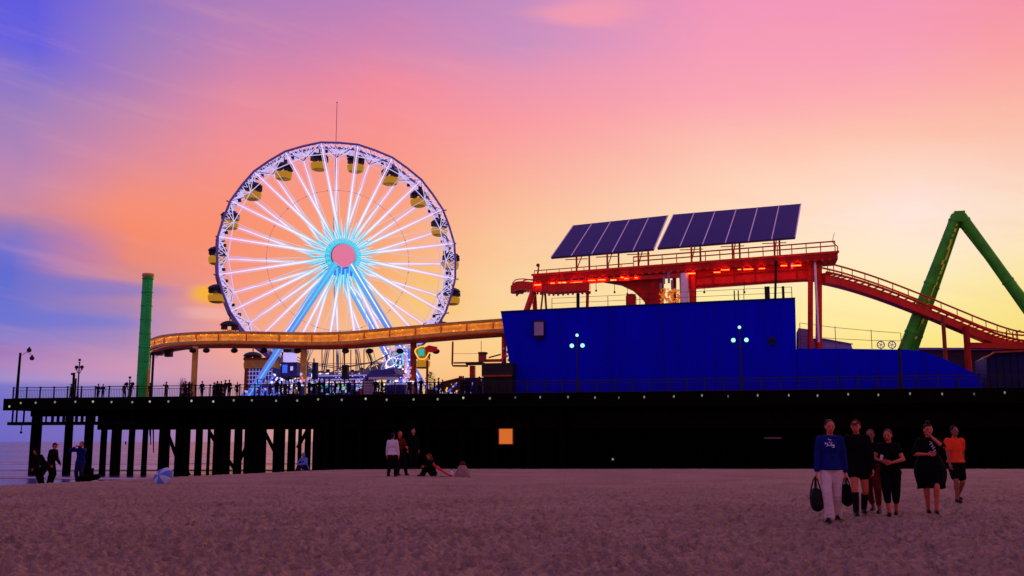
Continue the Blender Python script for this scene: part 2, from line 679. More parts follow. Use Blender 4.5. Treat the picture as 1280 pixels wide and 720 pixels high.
def build_sand():
    a = np.concatenate([-np.geomspace(4.0, 0.66, 24), np.linspace(-0.60, 0.60, 760), np.geomspace(0.66, 4.0, 24)])
    ys = [-400, -150, -60, -20, -6, 0, 2.5, 4.0]
    yy = 4.0
    while yy < 8:
        yy *= 1.03
        ys.append(yy)
    while yy < 62:
        yy *= 1.0042
        ys.append(yy)
    while yy < 130:
        yy *= 1.03
        ys.append(yy)
    while yy < 6000:
        yy *= 1.25
        ys.append(yy)
    ys = np.array(ys)
    wy = np.where(ys >= 4, ys, 4 + (4 - ys) * 0.9)
    Xg = a[None, :] * wy[:, None]
    Yg = np.repeat(ys[:, None], len(a), 1)
    z = base_z(Xg, Yg)
    fade = np.clip(np.interp(Yg, [3, 4, 16, 30, 45, 60, 75], [0, 1, 1, 0.62, 0.30, 0.16, 0.0]), 0, 1)
    det = 0.07 * vnoise(Xg / 3.3, Yg / 3.3, 1) + 0.035 * vnoise(Xg / 0.9, Yg / 1.1, 2) + 0.022 * vnoise(Xg / 0.13, Yg / 0.20, 4) + 0.016 * vnoise(Xg / 0.07, Yg / 0.12, 6)
    det -= 0.080 * pits(Xg, Yg, 0.44, 0.095, 3.0) + 0.115 * pits(Xg, Yg, 0.235, 0.058, 8.0) + 0.060 * pits(Xg, Yg, 0.15, 0.038, 5.0)
    z = z + det * fade
    for px, py, h, rx, ry in ((380, 606, 0.13, 0.9, 0.7), (240, 612, 0.06, 1.3, 0.8), (340, 668, 0.05, 1.2, 0.5)):
        p = at_z(px, py, 0)
        z += h * np.exp(-((Xg - p.x) / rx) ** 2 - ((Yg - p.y) / ry) ** 2)
    nr, nc = Xg.shape
    co = np.stack([Xg, Yg, z], -1).reshape(-1, 3)
    idx = np.arange(nr * nc).reshape(nr, nc)
    quads = np.stack([idx[:-1, :-1], idx[:-1, 1:], idx[1:, 1:], idx[1:, :-1]], -1).reshape(-1, 4)
    me = bpy.data.meshes.new('beach_sand')
    me.vertices.add(len(co))
    me.vertices.foreach_set('co', co.ravel())
    me.loops.add(quads.size)
    me.loops.foreach_set('vertex_index', quads.ravel().astype(np.int32))
    me.polygons.add(len(quads))
    me.polygons.foreach_set('loop_start', np.arange(0, quads.size, 4, dtype=np.int32))
    me.update(calc_edges=True)
    me.polygons.foreach_set('use_smooth', [True] * len(quads))
    m = bpy.data.materials.new('dry_beach_sand')
    m.use_nodes = True
    nt = m.node_tree
    b = nt.nodes['Principled BSDF']
    b.inputs['Roughness'].default_value = 0.95
    b.inputs['Specular IOR Level'].default_value = 0.05
    geo = nt.nodes.new('ShaderNodeNewGeometry')
    n1 = nt.nodes.new('ShaderNodeTexNoise')
    n1.inputs['Scale'].default_value = 0.35
    n1.inputs['Detail'].default_value = 6
    n2 = nt.nodes.new('ShaderNodeTexNoise')
    n2.inputs['Scale'].default_value = 13.0
    n2.inputs['Detail'].default_value = 8
    n2.inputs['Roughness'].default_value = 0.7
    n3 = nt.nodes.new('ShaderNodeTexNoise')
    n3.inputs['Scale'].default_value = 60.0
    n3.inputs['Detail'].default_value = 4
    for n in (n1, n2, n3):
        nt.links.new(geo.outputs['Position'], n.inputs['Vector'])
    r1 = nt.nodes.new('ShaderNodeValToRGB')
    r1.color_ramp.elements[0].position, r1.color_ramp.elements[0].color = 0.35, (0.51, 0.315, 0.245, 1)
    r1.color_ramp.elements[1].position, r1.color_ramp.elements[1].color = 0.65, (0.62, 0.39, 0.31, 1)
    nt.links.new(n1.outputs['Fac'], r1.inputs[0])
    r2 = nt.nodes.new('ShaderNodeValToRGB')
    r2.color_ramp.elements[0].position, r2.color_ramp.elements[0].color = 0.3, (0.68, 0.67, 0.67, 1)
    r2.color_ramp.elements[1].position, r2.color_ramp.elements[1].color = 0.7, (1.10, 1.09, 1.09, 1)
    nt.links.new(n2.outputs['Fac'], r2.inputs[0])
    mx = nt.nodes.new('ShaderNodeMix')
    mx.data_type = 'RGBA'
    mx.blend_type = 'MULTIPLY'
    mx.inputs[0].default_value = 1.0
    nt.links.new(r1.outputs[0], mx.inputs[6])
    nt.links.new(r2.outputs[0], mx.inputs[7])
    nt.links.new(mx.outputs[2], b.inputs['Base Color'])
    ad = nt.nodes.new('ShaderNodeMath')
    ad.operation = 'ADD'
    nt.links.new(n2.outputs['Fac'], ad.inputs[0])
    nt.links.new(n3.outputs['Fac'], ad.inputs[1])
    bp = nt.nodes.new('ShaderNodeBump')
    bp.inputs['Strength'].default_value = 0.9
    bp.inputs['Distance'].default_value = 0.09
    nt.links.new(ad.outputs[0], bp.inputs['Height'])
    nt.links.new(bp.outputs[0], b.inputs['Normal'])
    o = link('beach_sand', me, m)
    o['kind'] = 'structure'


build_sand()


def build_sea():
    mb = MB()
    xs = [-9000, -3000, -1000, -400, -200, -100, 0, 100, 400, 3000, 9000]
    ys = [-50, 20, 60, 100, 150, 250, 500, 1500, 5000, 14000]
    V = [(x, y, -2.2) for y in ys for x in xs]
    n = len(xs)
    mb.add(V, [(j * n + i, j * n + i + 1, (j + 1) * n + i + 1, (j + 1) * n + i) for j in range(len(ys) - 1) for i in range(n - 1)])
    m = bpy.data.materials.new('dusk_sea_water')
    m.use_nodes = True
    nt = m.node_tree
    b = nt.nodes['Principled BSDF']
    b.inputs['Base Color'].default_value = (0.055, 0.045, 0.16, 1)
    b.inputs['Roughness'].default_value = 0.16
    b.inputs['IOR'].default_value = 1.33
    geo = nt.nodes.new('ShaderNodeNewGeometry')
    mp = nt.nodes.new('ShaderNodeMapping')
    mp.inputs['Scale'].default_value = (0.12, 0.42, 1)
    nt.links.new(geo.outputs['Position'], mp.inputs[0])
    n1 = nt.nodes.new('ShaderNodeTexNoise')
    n1.inputs['Scale'].default_value = 1.0
    n1.inputs['Detail'].default_value = 7
    n1.inputs['Roughness'].default_value = 0.6
    nt.links.new(mp.outputs[0], n1.inputs['Vector'])
    bp = nt.nodes.new('ShaderNodeBump')
    bp.inputs['Strength'].default_value = 0.09
    bp.inputs['Distance'].default_value = 0.8
    nt.links.new(n1.outputs['Fac'], bp.inputs['Height'])
    nt.links.new(bp.outputs[0], b.inputs['Normal'])
    # long lines of foam where the swell breaks
    mp2 = nt.nodes.new('ShaderNodeMapping')
    mp2.inputs['Scale'].default_value = (0.014, 0.075, 1)
    mp2.inputs['Rotation'].default_value = (0, 0, R(14))
    nt.links.new(geo.outputs['Position'], mp2.inputs[0])
    n2 = nt.nodes.new('ShaderNodeTexNoise')
    n2.inputs['Scale'].default_value = 1.0
    n2.inputs['Detail'].default_value = 8
    n2.inputs['Roughness'].default_value = 0.62
    nt.links.new(mp2.outputs[0], n2.inputs['Vector'])
    rp = nt.nodes.new('ShaderNodeValToRGB')
    rp.color_ramp.elements[0].position, rp.color_ramp.elements[0].color = 0.56, (0.03, 0.03, 0.16, 1)
    rp.color_ramp.elements[1].position, rp.color_ramp.elements[1].color = 0.74, (0.20, 0.14, 0.30, 1)
    nt.links.new(n2.outputs['Fac'], rp.inputs[0])
    nt.links.new(rp.outputs[0], b.inputs['Base Color'])
    rr = nt.nodes.new('ShaderNodeMapRange')
    rr.inputs['From Min'].default_value = 0.4
    rr.inputs['From Max'].default_value = 0.75
    rr.inputs['To Min'].default_value = 0.20
    rr.inputs['To Max'].default_value = 0.38
    nt.links.new(n2.outputs['Fac'], rr.inputs[0])
    nt.links.new(rr.outputs[0], b.inputs['Roughness'])
    o = mb.build('sea_water', m)
    o['kind'] = 'structure'


build_sea()


def build_surf():
    foam = mat('wet_sea_foam', (0.52, 0.38, 0.46), 0.9, var=0.35, scale=0.6, stretch=(0.4, 1.5, 1))
    mb = MB()
    for Y0, w, ph, x0, x1 in ((101, 2.6, 0.0, -140, -18), (128, 1.6, 1.9, -190, -22), (164, 1.3, 3.1, -250, -30)):
        n = 90
        V = []
        for i in range(n + 1):
            x = x0 + (x1 - x0) * i / n
            y = Y0 + 2.0 * math.sin(x * 0.06 + ph) + 0.8 * math.sin(x * 0.21 + 2 * ph) - x * 0.05
            t = w * max(0.08, 0.55 + 0.5 * math.sin(x * 0.11 + ph * 3) + 0.25 * math.sin(x * 0.43))
            V += [(x, y - t / 2, -2.17), (x, y, -2.05), (x, y + t / 2, -2.17)]
        mb.add(V, [(3 * i + k, 3 * i + 3 + k, 3 * i + 4 + k, 3 * i + 1 + k) for i in range(n) for k in (0, 1)])
    o = mb.build('sea_foam', foam, None, True)
    o['kind'] = 'stuff'


build_surf()


# ------------------------------------------------------------------ the pier
def fr(u, s, z):
    """pier coordinates -> world"""
    return Vector((PA.x, PA.y, 0)) + EU * u + EN * s + Z * z


def uof(p):
    return (Vector((p.x, p.y, 0)) - Vector((PA.x, PA.y, 0))).dot(EU)


ULEN = 165.0
pier = thing('pier', 'long black timber pier on tall piles running along the beach', 'pier', (PA.x, PA.y, -2))
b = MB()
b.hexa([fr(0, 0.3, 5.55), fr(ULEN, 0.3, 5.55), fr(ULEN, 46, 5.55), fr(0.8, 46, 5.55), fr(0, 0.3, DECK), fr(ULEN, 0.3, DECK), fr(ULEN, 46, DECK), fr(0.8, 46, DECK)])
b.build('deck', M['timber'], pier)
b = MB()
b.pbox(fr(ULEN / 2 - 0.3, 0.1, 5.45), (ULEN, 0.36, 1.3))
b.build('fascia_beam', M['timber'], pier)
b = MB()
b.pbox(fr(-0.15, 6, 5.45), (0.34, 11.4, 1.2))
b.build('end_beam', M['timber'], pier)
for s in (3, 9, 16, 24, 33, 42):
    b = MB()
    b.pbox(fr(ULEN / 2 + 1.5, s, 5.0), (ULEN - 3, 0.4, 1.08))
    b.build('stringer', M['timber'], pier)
# lower service walkway hung under the seaward tip
z0 = at(30, 531.5, 0.6).z
z1 = at(30, 527.5, 0.6).z
uA, uB = uof(gz(12, 3.4, 0.6)), uof(gz(175, 3.4, 0.6))
b = MB()
b.pbox(fr((uA + uB) / 2, 0.8, (z0 + z1) / 2), (uB - uA, 1.2, z1 - z0))
b.build('service_walkway', M['timber'], pier)
for px in (16, 21, 30, 42, 52, 58, 66, 73, 80, 88, 96, 103, 109, 118, 128, 137, 150, 165):
    p = gz(px, 4.4, 0.9)
    b = MB()
    b.pbox(Vector((p.x, p.y, (z1 + 5.2) / 2)), (0.14 if px < 60 else 0.3, 0.14, 5.2 - z1))
    b.build('walkway_hanger', M['timber'], pier)
b = MB()
p0, p1 = gz(40, 4.4, 1.6), gz(180, 4.4, 1.6)
b.pbox(Vector(((p0.x + p1.x) / 2, (p0.y + p1.y) / 2, 4.55)), ((p1 - p0).length, 0.5, 0.8))
b.build('cross_beam', M['timber'], pier)
zh = at(250, 537, 2.0).z
p0, p1 = gz(124, 4.0, 2.0), gz(1330, 4.0, 2.0)
b = MB()
b.pbox(Vector(((p0.x + p1.x) / 2, (p0.y + p1.y) / 2, (zh + 5.0) / 2)), ((p1 - p0).length, 0.5, 5.0 - zh))
b.build('header_board', M['timber'], pier)
# plank hanging below the seaward tip
b = MB()
p = gz(27, 3.2, 0.4)
b.tube(p + Z * 0.3, p - Z * 0.75, 0.05)
b.sphere(p - Z * 0.8, 0.14)
b.build('hanging_float', M['timber'], pier)
spans = [(37, 50), (79, 89), (104, 115), (125, 133), (138.5, 151), (160, 168), (177, 184), (198, 212), (218, 228), (228, 237), (243, 252), (258, 262), (266, 277),
         (277, 288), (291.5, 302), (304.5, 315), (314, 325), (324, 333), (341, 349), (348, 356), (359, 369), (372, 377), (380, 388), (390.5, 400)]
x_ = 404
while x_ < 700:
    spans.append((x_, x_ + 10))
    x_ += 14
k = 0
for i, (a_, b_) in enumerate(spans):
    pxm = (a_ + b_) / 2
    for s in ((1.2, 13.0) if (b_ - a_) > 6 and i < 26 else (1.2 + (i % 3) * 1.5,)):
        top = gz(pxm, 4.9, s)
        # the pile's own lean in the picture comes from the lens; it stands upright
        mid = at(pxm, 570, s)
        r = (b_ - a_) * mpp(mid) / 2 * (1.0 if s < 5 else 0.72)
        b = MB()
        zb = ground_z(mid.x, mid.y) - 1.5
        pts = [Vector((mid.x, mid.y, zb)), Vector((mid.x + random.uniform(-.05, .05), mid.y, 1.5)), Vector((mid.x, mid.y, 5.3))]
        b.path(pts, [r * 1.04, r, r * 0.96], 12)
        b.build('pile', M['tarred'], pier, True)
for (a_, b_, ya, yb) in ((209, 222, 540, 575), (262, 280, 540, 572), (318, 300, 538, 575), (330, 345, 538, 568), (372, 384, 560, 538), (225, 240, 575, 600), (283, 296, 572, 590)):
    b = MB()
    b.bar(at(a_, ya, 5), at(b_, yb, 5), 0.2, 0.34)
    b.build('brace', M['timber'], pier)
b = MB()
for (px, y0, y1) in ((188, 530, 556), (191.5, 530, 566), (187, 531, 545), (157, 552, 556)):
    b.tube(at(px, y0, 0.8), at(px + 0.4, y1, 0.8), 0.09, 0.05, 6)
b.build('hanging_rope', M['tarred'], pier)

# boarded boathouse under the landward half of the pier
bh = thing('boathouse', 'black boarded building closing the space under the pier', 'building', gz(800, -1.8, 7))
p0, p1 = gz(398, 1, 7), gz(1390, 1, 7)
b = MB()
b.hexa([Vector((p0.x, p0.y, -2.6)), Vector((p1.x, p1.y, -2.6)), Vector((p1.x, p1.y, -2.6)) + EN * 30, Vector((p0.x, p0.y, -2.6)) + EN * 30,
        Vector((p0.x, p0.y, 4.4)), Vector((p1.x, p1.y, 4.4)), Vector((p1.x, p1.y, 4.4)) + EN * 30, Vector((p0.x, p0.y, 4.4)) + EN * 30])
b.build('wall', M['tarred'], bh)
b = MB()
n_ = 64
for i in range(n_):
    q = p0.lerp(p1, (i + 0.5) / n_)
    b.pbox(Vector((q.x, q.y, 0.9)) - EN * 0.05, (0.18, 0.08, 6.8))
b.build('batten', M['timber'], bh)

# orange lit panel
sg = thing('light_box_sign', 'glowing orange square panel hanging under the black pier edge', 'sign', at(632, 556, 0.2))
c = at(632.5, 545.5, 0.2)
k = mpp(c)
b = MB()
b.pbox(c, (17 * k, 0.10, 18.5 * k))
b.build('lit_face', M['led_orange'], sg)
b = MB()
b.pbox(c + EN * 0.12, (18.2 * k, 0.12, 19.8 * k))
for e in (-1, 1):
    b.pbox(c + EU * e * 9.1 * k - EN * 0.06, (1.1 * k, 0.14, 20 * k))
    b.pbox(c + Z * e * 9.7 * k - EN * 0.055, (18.5 * k, 0.13, 1.0 * k))
b.build('case', M['rust_steel'], sg)
b = MB()
b.bar(c + Z * 0.7 + EN * 0.13, Vector((c.x, c.y, 5.0)) + EN * 0.13, 0.12, 0.12)
b.build('post', M['timber'], sg)

# small white signs and lamps on the dark wall
for i, (px, py, w, h, lab) in enumerate(((766, 574, 2.4, 2.4, 'small white work lamp low on the dark wall beneath the pier'),
                                         (592.5, 551.5, 3, 7, 'narrow white notice left of the glowing orange panel'),
                                         (966, 547.5, 20, 2.2, 'long dim strip lamp under the pier deck'),
                                         (738, 523.5, 5, 3, 'faint small lamp beneath the deck left of the strip lamp'))):
    c = at(px, py, 6.3)
    k = mpp(c)
    f_ = thing('wall_lamp', lab, 'lamp', c)
    b = MB()
    b.pbox(c, (w * k, 0.08, h * k))
    b.build('lens', M['led_edge_dim'] if i < 2 else M['lilac_wall'], f_)
    b = MB()
    b.pbox(c + EN * 0.08, (w * k * 1.15, 0.09, h * k * 1.25))
    b.build('housing', M['iron'], f_)

# edge lamps along the fascia
edge_px = [13, 25, 46, 70, 94.5, 116, 140, 164, 188, 212, 238, 266, 291, 316, 346, 373, 399, 428, 456, 484.5, 516, 547, 579, 613, 644, 676, 709, 743, 774, 806, 841, 876, 911, 948, 985,
           1021, 1059, 1098, 1138, 1178, 1217, 1257]
for i, px in enumerate(edge_px):
    p = gz(px + random.uniform(-1.5, 1.5), (5.62 if i else 5.2) + random.uniform(-0.07, 0.07), -0.16)
    k = mpp(p)
    t = thing('edge_lamp', 'small pale lamp on the black pier edge, %s counted from the seaward tip' % nth(i + 1), 'lamp', p, 'small lamps along the pier edge')
    b = MB()
    w = 1.3 if i < 24 else 0.95
    b.lathe(p - Z * 0.12, [(0.02, 0.0), (0.055 * w, 0.04), (0.085 * w, 0.14), (0.07 * w, 0.2), (0.02, 0.24)], 8)
    b.build('bulb', M[('led_edge', 'led_edge_mid', 'led_edge_dim')[(random.random() < 0.4) + (random.random() < 0.2)] if i < 24 else ('led_edge_dim', 'led_edge_low')[random.random() < 0.35]], t, True)
    b = MB()
    b.pbox(p + EN * 0.04 + Z * 0.16, (0.1, 0.18, 0.08))
    b.build('bracket', M['iron'], t)

# railing
rl = thing('pier_railing', 'dark iron railing with close bars along the pier edge', 'railing', gz(16, DECK, 0.5))
uA, uB = uof(gz(16, DECK, 0.5)), uof(gz(1330, DECK, 0.5))
n_ = 62
RH = 1.32
for i in range(n_ + 1):
    u = uA + (uB - uA) * i / n_
    b = MB()
    b.pbox(fr(u, 0.5, DECK + RH / 2), (0.11, 0.11, RH))
    b.pbox(fr(u, 0.5, DECK + RH + 0.04), (0.17, 0.17, 0.08))
    b.build('post', M['iron'], rl)
b = MB()
for z_, h in ((RH - 0.02, 0.08), (RH - 0.28, 0.05), (0.14, 0.06)):
    b.pbox(fr((uA + uB) / 2, 0.5, DECK + z_), (uB - uA, 0.06, h))
b.build('rail', M['iron'], rl)
b = MB()
nb = int((uB - uA) / 0.2)
for i in range(nb):
    u = uA + (uB - uA) * (i + 0.5) / nb
    b.pbox(fr(u, 0.5, DECK + 0.58), (0.026, 0.026, 0.92))
b.build('balusters', M['iron'], rl)

# ------------------------------------------------------------------ ferris wheel
WC = at(424, 325, 17.5)
AX = Vector((-0.346, 1, 0)).normalized()          # axle, pointing away from the beach
WT = Vector((AX.y, -AX.x, 0))                     # across the wheel
RR = 148.5 * mpp(WC)
NG = 20
PH0 = R(7.0)
wheel = thing('ferris_wheel', 'tall ferris wheel with glowing pink and white spokes and yellow gondolas', 'ferris wheel', Vector((WC.x, WC.y, DECK)))


def wp(ang, r, ax):
    return WC + (WT * math.sin(ang) + Z * math.cos(ang)) * r + AX * ax


def dim_low(nt, geo, b, k):
    # the lamps on the lowest segments, by the boarding platform, are switched off
    sx = nt.nodes.new('ShaderNodeSeparateXYZ')
    nt.links.new(geo.outputs['Position'], sx.inputs[0])
    mr = nt.nodes.new('ShaderNodeMapRange')
    mr.inputs['From Min'].default_value = DECK + 5.8
    mr.inputs['From Max'].default_value = DECK + 7.6
    mr.inputs['To Min'].default_value = k * 0.06
    mr.inputs['To Max'].default_value = k
    nt.links.new(sx.outputs[2], mr.inputs[0])
    nt.links.new(mr.outputs[0], b.inputs['Emission Strength'])


# light strips: cyan at the hub, white, then pink towards the rim
def spoke_mat(name, k):
    m = led(name, (1, 1, 1), 1.0)
    nt = m.node_tree
    b = nt.nodes['Principled BSDF']
    geo = nt.nodes.new('ShaderNodeNewGeometry')
    vd = nt.nodes.new('ShaderNodeVectorMath')
    vd.operation = 'DISTANCE'
    vd.inputs[1].default_value = WC
    nt.links.new(geo.outputs['Position'], vd.inputs[0])
    mr = nt.nodes.new('ShaderNodeMapRange')
    mr.inputs['From Max'].default_value = RR
    nt.links.new(vd.outputs['Value'], mr.inputs[0])
    rp = nt.nodes.new('ShaderNodeValToRGB')
    es = rp.color_ramp.elements
    es[0].position, es[0].color = 0.0, (0.04, 0.50, 0.80, 1)
    es[1].position, es[1].color = 1.0, (0.80, 0.54, 0.92, 1)
    for p_, q in ((0.24, (0.10, 0.60, 0.85)), (0.36, (0.75, 0.80, 1.0)), (0.5, (0.86, 0.78, 1.0)), (0.75, (0.92, 0.66, 0.95))):
        e_ = es.new(p_)
        e_.color = q + (1,)
    nt.links.new(mr.outputs[0], rp.inputs[0])
    nt.links.new(rp.outputs[0], b.inputs['Emission Color'])
    dim_low(nt, geo, b, k)
    return m


for nm_, c_, k_ in (('rim_led', (0.66, 0.55, 0.98), 1.0), ('rim_led_soft', (0.70, 0.52, 0.90), 0.8), ('rim_panel', (0.66, 0.50, 0.92), 0.72)):
    M[nm_] = led(nm_ + '_strip', c_, 1.0)
    nt_ = M[nm_].node_tree
    dim_low(nt_, nt_.nodes.new('ShaderNodeNewGeometry'), nt_.nodes['Principled BSDF'], k_)
M['spoke'] = spoke_mat('colour_graded_light_strip', 1.15)
M['spoke_edge'] = spoke_mat('soft_colour_graded_light_strip', 0.72)
M['spoke_far'] = spoke_mat('colour_graded_light_strip_far', 1.1)

NEAR, FAR = -1.15, 1.15
for ax, nm in ((NEAR, 'rim'), (FAR, 'rim')):
    b = MB()
    b.path([wp(PH0 + math.pi * i / NG, RR * (1.0 if i % 2 == 0 else 0.994), ax) for i in range(2 * NG)], 0.15, 8, True)
    b.build(nm, M['purple_rim'], wheel, True)
    b = MB()
    pts = [wp(PH0 + 2 * math.pi * (i + 0.5) / NG, RR - 1.35, ax) for i in range(NG)]
    b.path(pts, 0.05, 6, True)
    b.build('inner_ring', M['rim_led'] if ax < 0 else M['rim_led_soft'], wheel, True)
    b = MB()
    for i in range(NG):
        a0 = PH0 + 2 * math.pi * i / NG
        d_ = 2 * math.pi / NG
        for f0, f1 in ((0, 0.5), (0.5, 1.0)):
            b.tube(wp(a0 + d_ * f0, RR if f0 == 0 else RR - 1.35, ax), wp(a0 + d_ * f1, RR - 1.35 if f0 == 0 else RR, ax), 0.05, n=5)
        for q_ in range(8):
            b.tube(wp(a0 + d_ * q_ / 8, RR - 0.1, ax), wp(a0 + d_ * (q_ + 0.5) / 8, RR - 0.75, ax), 0.035, n=4)
            b.tube(wp(a0 + d_ * (q_ + 0.5) / 8, RR - 0.75, ax), wp(a0 + d_ * (q_ + 1) / 8, RR - 0.1, ax), 0.035, n=4)
        b.tube(wp(a0 + d_ * 0.25, RR - 0.05, ax), wp(a0 + d_ * 0.5, RR - 1.35, ax), 0.045, n=5)
        b.tube(wp(a0 + d_ * 0.75, RR - 0.05, ax), wp(a0 + d_ * 0.5, RR - 1.35, ax), 0.045, n=5)
    b.build('rim_lattice', M['rim_led'], wheel)
b = MB()
for i in range(NG):
    a0 = PH0 + 2 * math.pi * i / NG
    d_ = 2 * math.pi / NG
    b.tube(wp(a0, RR, NEAR), wp(a0, RR, FAR), 0.10, n=6)
    b.tube(wp(a0 + d_ / 2, RR - 1.35, NEAR), wp(a0 + d_ / 2, RR - 1.35, FAR), 0.06, n=5)
    b.tube(wp(a0, RR, NEAR), wp(a0 + d_ / 2, RR - 1.35, FAR), 0.05, n=5)
    b.tube(wp(a0 + d_, RR, NEAR), wp(a0 + d_ / 2, RR - 1.35, FAR), 0.05, n=5)
    b.tube(wp(a0 + d_ * 0.35, RR - 0.2, NEAR), wp(a0 + d_ * 0.6, RR - 0.4, FAR), 0.04, n=5)
b.build('rim_cross_strut', M['purple_rim'], wheel)
for i in range(NG):
    a0 = PH0 + 2 * math.pi * i / NG
    for da, rr_ in ((0.0, 0.7), (0.05, 0.85), (-0.05, 0.95)):
        b = MB()
        b.box(wp(a0 + da, RR - rr_, random.uniform(NEAR, FAR)), (0.36, 0.3, 0.34))
        b.build('rim_fitting', M['blue_dark'], wheel)
# pale light panels round the far rim
for i in range(NG):
    b = MB()
    d_ = 2 * math.pi / NG
    for q_ in range(5):
        a1, a2 = PH0 + d_ * (i + (q_ + 0.06) / 5), PH0 + d_ * (i + (q_ + 0.94) / 5)
        P4 = [wp(a1, RR - 0.88, FAR), wp(a2, RR - 0.88, FAR), wp(a2, RR - 0.22, FAR), wp(a1, RR - 0.22, FAR)]
        b.prism(P4, AX * 0.06)
    b.build('rim_light_panel', M['rim_panel'], wheel)
# intermediate cable ring
b = MB()
b.path([wp(2 * math.pi * i / 40, RR * 0.60, 0.0) for i in range(40)], 0.016, 5, True)
for i in range(40):
    b.sphere(wp(PH0 + 2 * math.pi * i / 40, RR * 0.60, 0.0), 0.07, 6, 4)
b.build('cable_ring', M['purple_rim'], wheel)
HR = 1.55
for i in range(NG):
    a0 = PH0 + 2 * math.pi * i / NG
    for ax0, ax1, off, mt, rd in ((-2.7, NEAR, 0.0, 'spoke', 0.10), (2.7, FAR, math.pi / NG, 'spoke_far', 0.09)):
        a = a0 + off
        tang = WT * math.cos(a) - Z * math.sin(a)
        rend = RR - 0.15 if off == 0 else RR - 1.3
        b = MB()
        b.tube(wp(a, HR, ax0), wp(a, rend, ax1), rd * 1.15, rd * 0.85, n=6)
        sp_ = b.build('spoke', M[mt], wheel)
        for e in (-1, 1):  # dimmer side tubes imitate the soft glow around each spoke
            b = MB()
            b.tube(wp(a, HR, ax0) + tang * 0.13 * e, wp(a, rend, ax1) + tang * 0.24 * e, rd * 0.55, rd * 0.5, n=5)
            b.build('glow_strip', M['spoke_edge'], sp_)
# crossing light cables between hub and rim
for i in range(NG):
    for e in (-1, 1):
        b = MB()
        b.tube(wp(PH0 + 2 * math.pi * i / NG + e * 0.62, HR + 0.1, -2.5 if e < 0 else 2.5), wp(PH0 + 2 * math.pi * (i + 0.5) / NG, RR - 1.3, NEAR if e < 0 else FAR), 0.05, 0.035, 5)
        b.build('cross_cable', M['spoke_edge'], wheel)
# hub
b = MB()
b.tube(WC - AX * 3.1, WC + AX * 3.1, 0.75, n=24)
for ax in (-2.7, 2.7):
    b.lathe(WC + AX * (ax - 0.12), [(1.62, 0), (1.70, 0.06), (1.70, 0.2), (1.62, 0.26)], 32, AX)
b.build('hub', M['blue_dark'], wheel, True)
b = MB()
b.lathe(WC - AX * 3.2, [(1.36, 0), (1.42, 0.04), (1.42, 0.1)], 40, AX)
b.build('hub_disc', M['led_pink'], wheel, True)
b = MB()
for i in range(80):  # radial glowing tubes added to stand in for bloom around the hub
    a = 2 * math.pi * i / 80
    r1 = 3.0 + 1.0 * ((i * 7) % 5) / 5
    b.tube(wp(a, 1.5, -2.9), wp(a, r1, -2.5), 0.05, 0.03, 5)
b.build('hub_glow_ray', M['led_cyan'], wheel)
b = MB()
for i in range(60):
    a = 2 * math.pi * (i + 0.5) / 60
    b.tube(wp(a, 2.2, -2.75), wp(a, 3.6 + 1.5 * ((i * 11) % 7) / 7, -2.3), 0.055, 0.02, 5)
b.build('hub_glow_ray', M['led_lilac_white'], wheel)
b = MB()
for i in range(9):
    x_ = -1.3 + 2.6 * i / 8
    b.box(WC - AX * 3.0 + WT * x_ - Z * (1.55 + 0.25 * (i % 3)), (0.22, 0.3, 0.9 + 0.3 * (i % 2)), (WT, AX, Z))
b.build('drive_housing', M['led_blue'], wheel)
b = MB()
for i in range(6):
    x_ = -1.2 + 2.4 * i / 5
    b.box(WC - AX * 3.25 + WT * x_ - Z * (1.9 + 0.3 * (i % 2)), (0.13, 0.2, 1.1), (WT, AX, Z))
b.build('drive_lamp', M['led_cyan'], wheel)


# support legs; their blue lighting is put in as a glow graded by height
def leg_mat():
    m = led('blue_glow_support_steel', (0.1, 0.4, 1), 1.0)
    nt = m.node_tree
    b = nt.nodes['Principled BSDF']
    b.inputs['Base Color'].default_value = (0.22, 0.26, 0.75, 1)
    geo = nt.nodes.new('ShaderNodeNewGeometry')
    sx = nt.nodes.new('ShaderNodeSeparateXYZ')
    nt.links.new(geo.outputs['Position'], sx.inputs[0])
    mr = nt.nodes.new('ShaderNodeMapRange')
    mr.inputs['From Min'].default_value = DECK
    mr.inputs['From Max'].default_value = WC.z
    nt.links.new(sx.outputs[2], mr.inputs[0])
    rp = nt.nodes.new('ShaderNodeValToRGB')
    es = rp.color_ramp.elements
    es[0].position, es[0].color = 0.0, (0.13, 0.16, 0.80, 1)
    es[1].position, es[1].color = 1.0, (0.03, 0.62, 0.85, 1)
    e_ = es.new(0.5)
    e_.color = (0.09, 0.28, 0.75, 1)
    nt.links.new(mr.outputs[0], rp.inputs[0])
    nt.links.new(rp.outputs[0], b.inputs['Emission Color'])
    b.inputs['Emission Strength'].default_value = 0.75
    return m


M['leg'] = leg_mat()
for ax in (-3.0, 3.0):
    for e in (-1, 1):
        b = MB()
        top = WC + AX * ax + WT * 0.9 * e - Z * 1.0
        foot = Vector((WC.x, WC.y, DECK)) + AX * (ax * 1.5) + WT * 10.9 * e
        b.bar(top, foot, 0.74, 0.66, AX)
        b.build('support_leg', M['leg'], wheel)
        b = MB()
        b.bar(top - AX * 0.36, foot - AX * 0.36, 0.10, 0.10, AX)
        b.build('leg_light_strip', M['led_white'] if e > 0 else M['led_cyan'], wheel)
        b = MB()
        b.box(foot + Z * 0.25, (1.8, 1.8, 0.5), (WT, AX, Z))
        b.build('footing', M['iron'], wheel)

# gondolas: part of the wheel, with canopy and posts as sub-parts
gparts = None


